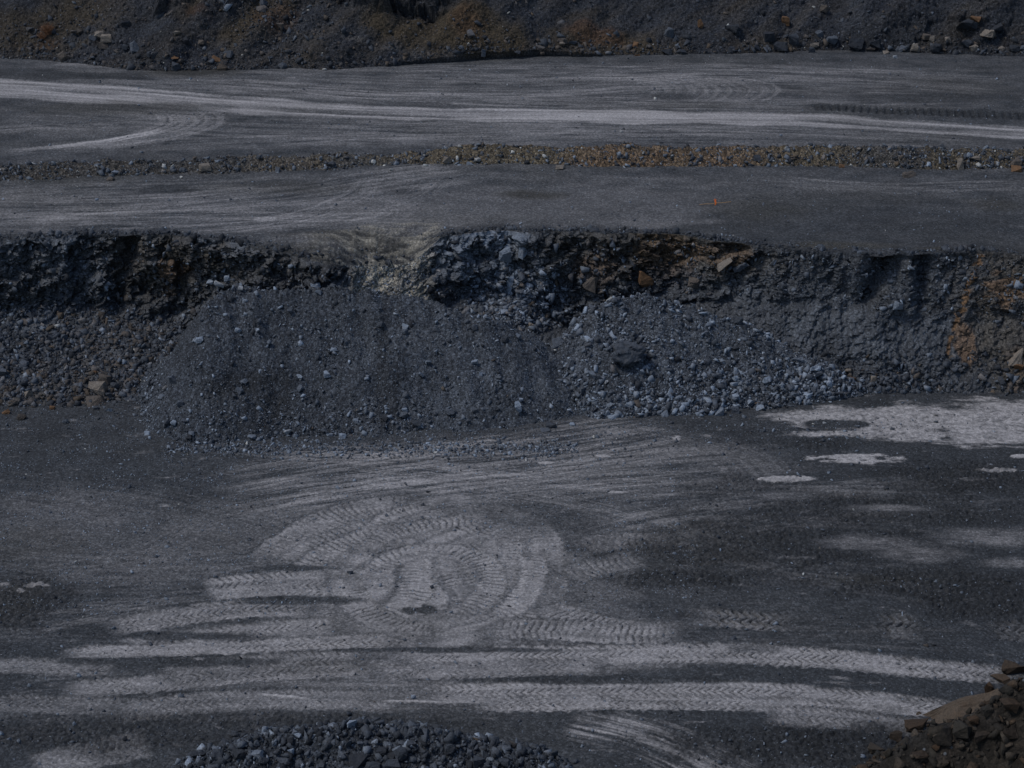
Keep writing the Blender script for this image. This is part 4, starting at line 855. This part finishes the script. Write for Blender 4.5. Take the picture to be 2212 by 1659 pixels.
R_(1769, 72, 20, 18, 'grey', 'wedge', "grey wedge above the flat six-sided stone in the dark rock pile")
R_(1759, 96, 18, 10, 'tan', 'slab', "flat tan stone at the toe right of the tall dark block", 'flat_rock')
R_(1798, 85, 26, 16, 'grey', 'slab', "flat six-sided grey stone facing outward in the dark rock pile", 'flat_rock')
R_(1752, 108, 16, 15, 'dark', 'block', "dark grey block on the toe line below the flat tan stone")
R_(1848, 91, 34, 25, 'black', 'block', "largest black boulder in the right half of the dark rock pile")
R_(1889, 92, 24, 20, 'black', 'block', "black boulder just right of the largest black one")
R_(1976, 101, 21, 17, 'tan', 'block', "square tan boulder at the toe of the hillside, right part")
R_(2022, 102, 26, 18, 'black', 'round', "rounded black boulder right of the square tan boulder")
R_(2085, 92, 24, 16, 'dark', 'block', "dark purple-grey block left of the two tan boulders at the far right")
R_(2101, 103, 19, 15, 'tan', 'block', "tan boulder at the toe below the dark purple-grey block")
R_(2132, 72, 34, 18, 'tan', 'slab', "broad tan slab, largest pale rock at the right end of the far hillside", 'flat_rock')
R_(2106, 40, 22, 13, 'orange', 'block', "orange-tan block highest of the rocks at the right end of the hillside")
R_(2085, 50, 40, 20, 'black', 'block', "black ledge-like boulder under the highest orange-tan block")
R_(2150, 56, 30, 14, 'black', 'block', "black boulder above the broad tan slab at the right end")
R_(2190, 104, 24, 18, 'black', 'round', "black boulder flecked with white at the far right toe of the hillside")
R_(2162, 104, 18, 12, 'tan', 'round', "tan stone between the two right-hand tan and flecked black boulders")
R_(2012, 82, 14, 14, 'tan', 'spike', "small peaked tan stone above the rounded black boulder")
R_(2000, 78, 16, 12, 'brown', 'block', "brown block left of the small peaked tan stone")
R_(2047, 84, 14, 10, 'tan', 'block', "tan block between the peaked stone and the dark purple-grey block")
R_(1933, 123, 10, 8, 'pale', 'block', "small pale block lying out on the bench in front of the hillside, right")
R_(1913, 113, 12, 8, 'tan', 'block', "small tan block on the toe line above the small pale block")
#--- berm
R_(445, 359, 28, 17, 'tan', 'block', "large tan boulder set in the left part of the long berm")
R_(421, 342, 10, 11, 'brown', 'block', "small brown block on top of the berm above the large tan boulder")
R_(250, 373, 15, 11, 'blue', 'block', "blue-grey block at the front of the berm on the left")
R_(239, 385, 18, 8, 'brown', 'slab', "flat brown stone on the ground below the blue-grey block of the berm", 'flat_rock')
R_(354, 356, 10, 7, 'white', 'block', "left of two bright white stones high on the left part of the berm")
R_(373, 357, 8, 7, 'white', 'wedge', "right of two bright white stones high on the left part of the berm")
R_(392, 382, 7, 5, 'white', 'block', "small white stone at the foot of the berm below the large tan boulder")
R_(717, 353, 19, 12, 'dark', 'round', "rounded dark grey stone in the berm left of centre")
R_(693, 342, 8, 10, 'blue', 'block', "small blue-grey cube on top of the berm left of centre")
R_(965, 345, 20, 15, 'tan', 'slab', "flat-faced square tan stone in the middle part of the berm", 'flat_rock', lean=-30)
R_(1032, 343, 15, 9, 'cream', 'round', "pale rounded cream stone in the middle part of the berm")
R_(1016, 352, 16, 7, 'blue', 'slab', "flat blue-grey stone just below the pale rounded cream one", 'flat_rock')
R_(1108, 327, 9, 7, 'white', 'block', "white stone on top of the berm near the middle")
R_(1138, 349, 12, 10, 'black', 'round', "round black stone in the berm right of the middle")
R_(1210, 361, 20, 10, 'tan', 'block', "tan stone at the foot of the berm where the reddish part begins")
R_(845, 366, 8, 6, 'cream', 'block', "cream stone at the foot of the berm, left of the middle")
R_(1636, 339, 20, 12, 'dark', 'slab', "dark slab lying in the berm right of its reddish part", 'flat_rock')
R_(1702, 324, 8, 8, 'pale', 'block', "small pale block on top of the berm right of its reddish part")
R_(1855, 321, 10, 8, 'tan', 'wedge', "tan stone on the crest of the berm where it turns dark on the right")
R_(1964, 376, 30, 13, 'brown', 'slab', "brown slab lying by itself on the ground in front of the berm", 'flat_rock')
R_(2073, 352, 17, 26, 'tan', 'spike', "tall tan-grey stone leaning in the rocky right end of the berm")
R_(2195, 364, 24, 13, 'orange', 'block', "orange-brown stone at the foot of the right end of the berm")
R_(2192, 348, 26, 18, 'brown', 'block', "large brown stone above the orange-brown one at the right end of the berm")
R_(2105, 340, 22, 10, 'tan', 'slab', "flat tan stone on top of the rocky right end of the berm", 'flat_rock')
R_(1818, 358, 12, 8, 'orange', 'block', "small orange stone at the foot of the berm, right part")
#--- left scree
R_(212, 838, 38, 34, 'tan', 'block', "large tan boulder, brightest in the brown cluster on the left scree")
R_(210, 864, 42, 22, 'brown', 'block', "big dark brown boulder under the large tan one on the left scree")
R_(227, 818, 26, 24, 'brown', 'block', "dark brown boulder above the large tan one on the left scree")
R_(249, 831, 22, 18, 'dark', 'round', "dark round boulder right of the large tan one on the left scree")
R_(236, 852, 16, 12, 'dark', 'block', "dark grey block at the right foot of the large tan boulder")
R_(53, 784, 23, 15, 'grey', 'round', "rounded grey boulder high on the scree at the far left")
R_(63, 849, 20, 19, 'tan', 'wedge', "brown-orange wedge low on the scree at the far left")
R_(38, 862, 18, 13, 'tan', 'block', "tan block left of the brown-orange wedge on the far left scree")
R_(8, 805, 20, 20, 'grey', 'block', "pale grey block at the left edge of the picture on the scree")
R_(48, 899, 22, 17, 'deep', 'round', "dark brown clod-like boulder at the toe of the far left scree")
R_(142, 909, 14, 11, 'grey', 'round', "single grey stone lying out on the floor below the left scree")
R_(140, 727, 13, 14, 'grey', 'block', "angular grey block near the top of the left scree")
R_(121, 722, 22, 9, 'grey', 'slab', "long flat grey slab left of the angular block near the top of the scree", 'flat_rock')
R_(114, 880, 12, 10, 'orange', 'block', "small orange block at the toe of the left scree")
R_(14, 888, 18, 13, 'orange', 'wedge', "rusty wedge at the toe of the scree by the left edge")
R_(206, 803, 8, 7, 'orange', 'block', "small reddish stone above the brown cluster on the left scree")
R_(236, 883, 16, 10, 'light', 'block', "light blue-grey stone between the left scree and the broad heap")
R_(208, 880, 13, 10, 'dark', 'block', "dark stone at the foot below the big dark brown boulder")
#--- broad left heap
R_(474, 611, 24, 9, 'pale', 'slab', "long pale slab in the little stack on the left shoulder of the broad heap", 'flat_rock', 18)
R_(455, 607, 16, 8, 'light', 'slab', "light slab left of the long pale one on the shoulder of the broad heap", 'flat_rock')
R_(491, 600, 14, 12, 'light', 'block', "light block right of the long pale slab on the shoulder of the broad heap")
R_(482, 582, 12, 10, 'light', 'block', "light block topmost of the little stack on the shoulder of the broad heap")
R_(463, 596, 11, 8, 'light', 'wedge', "light wedge in the middle of the little stack on the shoulder of the broad heap")
R_(521, 621, 12, 10, 'pale', 'block', "single pale cube on the ridge of the broad left heap")
R_(682, 614, 22, 10, 'light', 'slab', "flat light slab on the middle of the broad heap's ridge", 'flat_rock')
R_(689, 629, 14, 10, 'blue', 'block', "blue-grey block just under the flat light slab on the ridge")
R_(432, 732, 20, 12, 'light', 'block', "light block on the left flank of the broad heap")
R_(376, 818, 20, 17, 'grey', 'block', "grey block low on the left flank of the broad heap")
R_(390, 869, 15, 12, 'grey', 'block', "grey block above the stony foot at the left of the broad heap")
R_(376, 911, 14, 12, 'light', 'round', "light round stone in the stony left foot of the broad heap")
R_(361, 913, 14, 20, 'dark', 'spike', "dark upright stone beside the light round one at the heap's left foot")
R_(318, 935, 13, 9, 'light', 'block', "light stone at the outermost left toe of the broad heap")
R_(707, 806, 16, 15, 'light', 'block', "light block half way down the middle of the broad heap")
R_(622, 930, 20, 14, 'pale', 'block', "brightest pale boulder at the front toe of the broad heap")
R_(740, 941, 15, 13, 'light', 'block', "light-topped cube at the front toe right of the brightest boulder")
R_(699, 929, 13, 11, 'grey', 'round', "grey round stone between the two light ones at the front toe")
R_(780, 923, 9, 11, 'light', 'block', "light upright stone right of the light-topped cube")
R_(513, 712, 13, 9, 'light', 'block', "light stone high on the broad heap left of its middle")
R_(556, 711, 12, 8, 'light', 'wedge', "light wedge high on the broad heap right of the light stone")
R_(626, 671, 12, 9, 'grey', 'block', "small grey block just below the ridge of the broad heap")
R_(876, 703, 14, 13, 'light', 'block', "light block in the upper right part of the broad heap")
R_(890, 697, 9, 6, 'pale', 'slab', "small bright slab touching the light block in the upper right part", 'flat_rock')
R_(1026, 705, 13, 13, 'grey', 'block', "grey block near the right shoulder of the broad heap")
R_(1091, 730, 16, 16, 'dark', 'round', "smooth dark grey boulder by the notch on the broad heap's right shoulder")
R_(1025, 780, 14, 12, 'light', 'wedge', "light wedge in the right half of the broad heap")
R_(1038, 807, 9, 11, 'light', 'block', "small upright light block below the light wedge")
R_(910, 806, 13, 11, 'blue', 'block', "blue-grey block in the middle right of the broad heap")
R_(1120, 876, 16, 26, 'light', 'spike', "tall light slab stuck in the lower right part of the broad heap")
R_(1126, 862, 9, 8, 'light', 'block', "small light stone just above the tall light slab")
R_(1026, 883, 15, 13, 'grey', 'block', "cube of grey rock left of the tall light slab")
R_(972, 887, 26, 13, 'grey', 'round', "rough lumpy grey boulder low on the broad heap")
R_(900, 914, 20, 10, 'dark', 'block', "dark angular block at the toe of the broad heap, middle")
R_(873, 893, 20, 11, 'grey', 'slab', "flat grey slab left above the dark angular block", 'flat_rock')
R_(874, 884, 14, 10, 'light', 'block', "light block resting above the flat grey slab")
R_(1190, 917, 24, 14, 'dark', 'block', "big dark block at the right toe of the broad heap")
R_(1178, 928, 22, 9, 'grey', 'slab', "flat grey slab below the big dark block at the right toe", 'flat_rock')
R_(1236, 915, 12, 8, 'light', 'block', "light stone right of the big dark block at the toe")
#--- notch and face
R_(1206, 739, 28, 26, 'grey', 'block', "large grey boulder in the notch between the two heaps")
R_(1231, 783, 20, 18, 'grey', 'block', "grey boulder below the large one in the notch")
R_(1149, 700, 16, 8, 'tan', 'slab', "tan slab on the slate fan at the top of the notch", 'flat_rock')
R_(1090, 672, 16, 11, 'light', 'block', "light block on the slate fan under the leaning stone post")
R_(1132, 631, 12, 17, 'light', 'block', "light five-sided block on the face right of the leaning stone post")
R_(1100, 616, 13, 56, 'light', 'slab', "tall leaning post of pale slate standing against the rock face", 'flat_rock', 12)
R_(936, 582, 12, 10, 'light', 'block', "lone grey block on the face beside the pale gravel chute")
R_(1091, 548, 26, 40, 'blue', 'wedge', "big smooth blue-grey plate near the top of the rock face")
R_(1128, 540, 20, 32, 'blue', 'spike', "narrow blue-grey plate right of the big smooth one")
R_(1395, 602, 34, 50, 'orange', 'wedge', "big triangular rusty slab in the hollow above the right heap", 'flat_rock')
R_(1275, 610, 34, 34, 'brown', 'wedge', "big brown slab on the face left of the triangular rusty slab", 'flat_rock')
R_(1498, 608, 30, 22, 'brown', 'wedge', "brown slab at the top right of the rounded heap", 'flat_rock')
R_(1565, 568, 40, 14, 'tan', 'slab', "long tan ledge sloping down to the left on the rock face", 'flat_rock', -30)
R_(1600, 575, 34, 12, 'grey', 'slab', "grey ledge just below the long tan one", 'flat_rock', -28)
R_(2191, 768, 32, 36, 'tan', 'block', "large tan boulder bulging from the foot of the face at the right edge")
R_(2198, 790, 20, 14, 'orange', 'block', "orange block under the large tan boulder at the right edge")
R_(1938, 657, 22, 18, 'blue', 'block', "blue-grey lump sticking out of the dark right-hand face")
R_(2198, 824, 9, 8, 'tan', 'block', "small tan stone at the toe of the face by the right edge")
R_(2030, 841, 13, 9, 'pale', 'block', "pale stone alone at the toe of the face, right of the heaps")
#--- rounded right heap
R_(1356, 757, 76, 50, (.33, 0, 0), 'round', "huge dark boulder half buried in the rounded right heap", rough=.10)
R_(1464, 651, 17, 9, 'light', 'block', "light flat block on the ridge of the rounded heap")
R_(1366, 818, 15, 22, 'dark', 'spike', "dark upright stone below the huge boulder")
R_(1296, 812, 15, 12, 'grey', 'block', "grey block left below the huge boulder")
R_(1310, 824, 8, 8, 'pale', 'block', "small pale six-sided stone near the grey block on the rounded heap")
R_(1449, 846, 14, 26, 'light', 'spike', "tall pointed light slab low in the middle of the rounded heap")
R_(1317, 873, 14, 12, 'blue', 'wedge', "blue-grey wedge near the left foot of the rounded heap")
R_(1360, 889, 14, 13, 'grey', 'block', "grey upright block at the front foot of the rounded heap")
R_(1395, 793, 16, 12, 'light', 'slab', "light slab right below the huge boulder", 'flat_rock', -30)
R_(1386, 801, 10, 9, 'light', 'block', "light block just under the slab below the huge boulder")
R_(1589, 854, 19, 15, 'light', 'round', "light round boulder near the right foot of the rounded heap")
R_(1553, 889, 22, 20, 'blue', 'block', "blue-grey boulder, left of three at the front toe of the rounded heap")
R_(1588, 885, 18, 19, 'grey', 'block', "square grey boulder, middle of three at the front toe of the rounded heap")
R_(1641, 880, 20, 14, 'light', 'block', "light boulder, right of three at the front toe of the rounded heap")
R_(1620, 868, 13, 12, 'light', 'block', "light stone just above the right one of the three at the toe")
R_(1658, 819, 22, 15, 'light', 'block', "light boulder on the right part of the rounded heap")
R_(1552, 809, 15, 13, 'grey', 'block', "grey boulder in the middle right of the rounded heap")
R_(1526, 776, 18, 15, 'dark', 'block', "dark block under the small cream stone on the rounded heap")
R_(1511, 779, 7, 6, 'cream', 'block', "small cream stone on the rounded heap")
R_(1589, 799, 9, 15, 'light', 'block', "upright light cube on the rounded heap")
R_(1659, 739, 16, 12, 'grey', 'block', "grey block on the right shoulder of the rounded heap")
R_(1758, 792, 19, 12, 'light', 'slab', "upper of two light slabs on the right tail of the rounded heap", 'flat_rock')
R_(1766, 805, 22, 11, 'grey', 'slab', "lower of two slabs on the right tail of the rounded heap", 'flat_rock')
R_(1758, 843, 14, 17, 'grey', 'block', "grey rounded block at the toe below the two slabs")
R_(1778, 837, 14, 14, 'light', 'round', "light round stone right of the grey rounded block at the toe")
R_(1810, 848, 20, 12, 'dark', 'wedge', "dark wedge at the far right toe of the rounded heap")
R_(1832, 799, 15, 9, 'tan', 'round', "tan stone in the dark hollow right of the rounded heap")
R_(1839, 817, 15, 12, 'orange', 'block', "orange-brown stone below the tan one in the dark hollow")
R_(1886, 816, 12, 12, 'tan', 'block', "tan block at the right side of the dark hollow")
R_(1781, 912, 9, 5, 'pale', 'block', "pale stone lying alone on the dusty floor right of the heap")
#--- low near heap
E = dict(mat=M_stone)
R_(761, 1561, 22, 15, 'light', 'block', "light-topped block on the highest point of the low near heap")
R_(973, 1613, 26, 26, 'dark', 'round', "large smooth dark boulder on the right slope of the low near heap")
R_(865, 1624, 34, 30, 'dark', 'round', "large smooth boulder in the middle of the low near heap")
R_(779, 1642, 48, 26, 'black', 'block', "widest black boulder at the bottom edge in the low near heap")
R_(805, 1650, 34, 18, 'dark', 'round', "dark boulder right against the widest black one")
R_(849, 1650, 38, 24, 'dark', 'block', "broad dark boulder at the bottom edge below the large smooth one")
R_(689, 1625, 24, 17, 'grey', 'slab', "flat six-sided grey stone left of the middle of the near heap", 'flat_rock')
R_(752, 1602, 15, 15, 'grey', 'block', "brownish cube on the near heap below its highest point")
R_(570, 1638, 22, 18, 'dark', 'round', "round grey stone in the lower left part of the near heap")
R_(517, 1624, 26, 24, 'black', 'block', "black boulder in the left part of the near heap")
R_(430, 1629, 34, 22, 'black', 'block', "black boulder at the left end of the near heap")
R_(554, 1603, 16, 14, 'grey', 'wedge', "grey wedge with a pale face in the left part of the near heap")
R_(1033, 1643, 26, 30, 'dark', 'block', "upright dark block, left of a leaning pair in the near heap's right part")
R_(1049, 1630, 18, 28, 'dark', 'spike', "leaning dark slab, right of the pair in the near heap's right part", 'flat_rock', -20)
R_(1088, 1647, 26, 24, 'dark', 'block', "dark block at the bottom edge near the right end of the low heap")
R_(579, 1578, 12, 18, 'light', 'block', "narrow light stone standing on the left crest of the near heap")
R_(508, 1583, 18, 15, 'dark', 'round', "dark round stone at the left end of the near heap's crest")
R_(643, 1586, 18, 11, 'light', 'slab', "light slab on the crest of the near heap left of its top", 'flat_rock')
R_(1015, 1624, 14, 17, 'grey', 'block', "grey stone left above the leaning pair")
R_(909, 1580, 17, 25, 'dark', 'spike', "pointed stone at the right end of the near heap's crest")
R_(779, 1604, 14, 11, 'grey', 'block', "grey block right of the brownish cube on the near heap")
R_(629, 1619, 14, 12, 'light', 'block', "light block in the middle left of the near heap")
R_(824, 1620, 24, 20, 'black', 'block', "black boulder left above the large smooth one in the near heap")
R_(888, 1606, 22, 18, 'dark', 'block', "dark block right above the large smooth boulder")
R_(795, 1559, 20, 8, 'dark', 'slab', "flat dark slab right of the light-topped block on the crest", 'flat_rock')
#--- brown bank, bottom right
B = dict(mat=M_earthy)
R_(2047, 1541, 240, 30, (1.0, .25, 0), 'slab', "very long flat brown slab lying up the slope of the corner bank", 'flat_rock', -27, .26, .16, **B)
R_(2139, 1486, 22, 42, (.4, .9, 0), 'spike', "dark red jagged chunk standing at the upper end of the long slab", rot=-14, **B)
R_(1979, 1562, 54, 26, (.5, .7, 0), 'wedge', "brown wedge behind the lower end of the long slab", **B)
R_(1891, 1615, 36, 20, (.6, .1, 0), 'block', "flat grey-brown boulder at the left end of the corner bank", **B)
R_(2077, 1570, 40, 34, (.45, 0, 0), 'block', "grey five-sided boulder under the long slab", **B)
R_(2034, 1580, 42, 34, (.2, .1, 0), 'wedge', "dark wedge leaning under the middle of the long slab", **B)
R_(2190, 1440, 52, 28, (.6, .5, 0), 'block', "brown boulder on the skyline of the bank at the right edge", **B)
R_(2072, 1608, 20, 12, (.7, .1, 0), 'slab', "small pale slab below the grey five-sided boulder", 'flat_rock', -15, **B)
R_(2020, 1609, 18, 14, (.6, 1, 0), 'wedge', "small orange wedge below the dark leaning wedge", **B)
R_(2100, 1552, 24, 18, (.6, 1, 0), 'block', "orange block right of the grey five-sided boulder", **B)
R_(2130, 1530, 22, 20, (.35, 0, 0), 'block', "grey block below the upper end of the long slab", **B)
R_(2178, 1518, 40, 24, (.4, .6, 0), 'block', "brown block right of the dark red jagged chunk", **B)
R_(1934, 1588, 26, 20, (.4, .4, 0), 'block', "brown block at the lower left of the brown wedge", **B)
R_(2160, 1465, 40, 18, (.9, .6, 0), 'slab', "yellowish slab on the bank between the jagged chunk and the skyline boulder", 'flat_rock', -12, **B)
R_(2120, 1590, 34, 24, (.25, .3, 0), 'block', "dark brown boulder right below the grey five-sided one", **B)
R_(1985, 1630, 30, 20, (.25, .5, 0), 'block', "dark reddish boulder low on the corner bank", **B)
R_(2180, 1575, 36, 24, (.15, .3, 0), 'block', "dark boulder in the right part of the corner bank", **B)
R_(2035, 1645, 24, 16, (.6, .2, 0), 'block', "pale brown stone at the bottom edge of the corner bank", **B)

# grouped bigger stones
for i, (P, s_, t, ru, wh, gl, gr) in enumerate(GROUPED):
    r = random.Random(i); mt = M_stone
    me = boulder_mesh(i + 900, s_ * 2, s_ * r.uniform(1.0, 1.6), s_ * r.uniform(1.2, 1.8), r.choice(['block', 'slab', 'wedge', 'block', 'round']), (t, ru, wh), M_earthy if 'brown bank' in (gr or '') else mt)
    o = bpy.data.objects.new("stone", me); PLACED.append(o); o.location = Vector(P); o.rotation_euler = (r.gauss(0, .3), r.gauss(0, .3), r.uniform(0, 6.28)); tag(o, gl, 'stone', gr)

# ------------------------------------------------------------------ survey marker: short stake wrapped in orange tape, a taut line lying either side
def bar(bm, a, b, r0, r1, seg=6):
    a = Vector(a); b = Vector(b); q = (b - a).to_track_quat('Z', 'Y'); rings = []
    for p, r in ((a, r0), (b, r1)):
        rings.append([bm.verts.new(p + q @ Vector((math.cos(t * 2 * math.pi / seg) * r, math.sin(t * 2 * math.pi / seg) * r, 0))) for t in range(seg)])
    for i in range(seg): bm.faces.new((rings[0][i], rings[0][(i + 1) % seg], rings[1][(i + 1) % seg], rings[1][i]))
    bm.faces.new(rings[0][::-1]); bm.faces.new(rings[1])
def plain(name, col, rough=.7, var=.25, scale=20):
    m = bpy.data.materials.new(name); m.use_nodes = True; nt = m.node_tree; bs = nt.nodes["Principled BSDF"]
    tc = node(nt, "ShaderNodeTexCoord").outputs["Object"]; n = noise_n(nt, tc, scale)
    nt.links.new(mixc(nt, mrange(nt, n, .3, .7, 0, 1), tuple(c * (1 - var) for c in col), tuple(min(1, c * (1 + var)) for c in col)), bs.inputs["Base Color"])
    bs.inputs["Roughness"].default_value = rough; return m
M_tape = plain("orange_marking_tape", (.85, .17, .03)); M_wood = plain("stake_wood", (.45, .18, .06)); M_cord = plain("straw_coloured_cord", (.34, .19, .07)); M_twig = plain("dry_grass", (.16, .075, .035)); M_twig2 = plain("bleached_twig", (.3, .28, .22))
def bmo(name, bm, mat, parent=None):
    me = bpy.data.meshes.new(name); bm.to_mesh(me); bm.free(); me.materials.append(mat); o = bpy.data.objects.new(name, me); PLACED.append(o)
    if parent: o.parent = parent
    return o
g, _n = find(1545, 444); em = bpy.data.objects.new("survey_marker", None); em.location = g; PLACED.append(em)
tag(em, "orange-taped survey stake with a thin cord on the upper bench", "survey marker")
bm = bmesh.new(); bar(bm, (0, 0, -.05), (.0, 0, .36), .022, .02); bmo("stake", bm, M_wood, em)
bm = bmesh.new(); bar(bm, (.0, -.005, .04), (.03, -.01, .16), .04, .055); bar(bm, (.03, -.01, .16), (-.02, 0, .30), .055, .045); bar(bm, (-.02, 0, .30), (-.10, -.02, .37), .035, .008); bar(bm, (-.01, 0, .30), (.07, .01, .35), .03, .008); bar(bm, (0, 0, .28), (-.03, 0, .42), .03, .01); bmo("marking_tape", bm, M_tape, em)
bm = bmesh.new(); p0 = (-.9, -.05, .07)
for i in range(10):
    x = -.9 + 1.78 * (i + 1) / 10; p1 = (x, -.04 + .012 * math.sin(i * 2.1), .07 + .16 * (i + 1) / 10 + .01 * math.sin(i * 1.7)); bar(bm, p0, p1, .014, .013); p0 = p1
bmo("cord", bm, M_cord, em)

# dry shrubs on the far hillside and a bare twig by the chute
def shrub(px, py, hgt, n, label, seed, mat):
    r = random.Random(seed); g, _ = find(px, py); bm = bmesh.new()
    for i in range(n):
        a = r.uniform(0, 6.28); b = r.uniform(.1, .95); p = Vector((r.gauss(0, .18 * hgt), r.gauss(0, .18 * hgt), -.05)); d = Vector((math.cos(a) * b, math.sin(a) * b, 1)).normalized(); rr = .014
        for k in range(4):
            q = p + d * hgt * r.uniform(.16, .3); bar(bm, p, q, rr, rr * .75, 3); rr *= .75
            if k > 0:
                for _ in range(2):
                    dd = (d + Vector((r.gauss(0, .6), r.gauss(0, .6), r.gauss(0, .3)))).normalized(); bar(bm, q, q + dd * hgt * .16, rr, rr * .5, 3)
            p = q; d = (d + Vector((r.gauss(0, .25), r.gauss(0, .25), -.08))).normalized()
    o = bmo("dry_shrub", bm, mat); o.location = g; tag(o, label, "shrub")
shrub(103, 72, .75, 120, "larger rust-coloured dry shrub on the left part of the far hillside", 1, M_twig)
shrub(92, 84, .55, 70, "smaller rust-coloured dry shrub just below the larger one", 2, M_twig)
g, _n = find(862, 596); bm = bmesh.new(); p0 = Vector((0, -.1, 0))
for i in range(8):
    p1 = Vector((-.52 * ((i + 1) / 8) ** .7, -.12, 1.0 * (i + 1) / 8)); bar(bm, p0, p1, .014, .012, 4); p0 = p1
o = bmo("bare_twig", bm, M_twig2); o.location = g; tag(o, "thin bare twig leaning on the pale gravel chute", "twig")

for o in sc.objects:
    if o.name in STUFF: o.hide_viewport = False
for o in PLACED: sc.collection.objects.link(o)
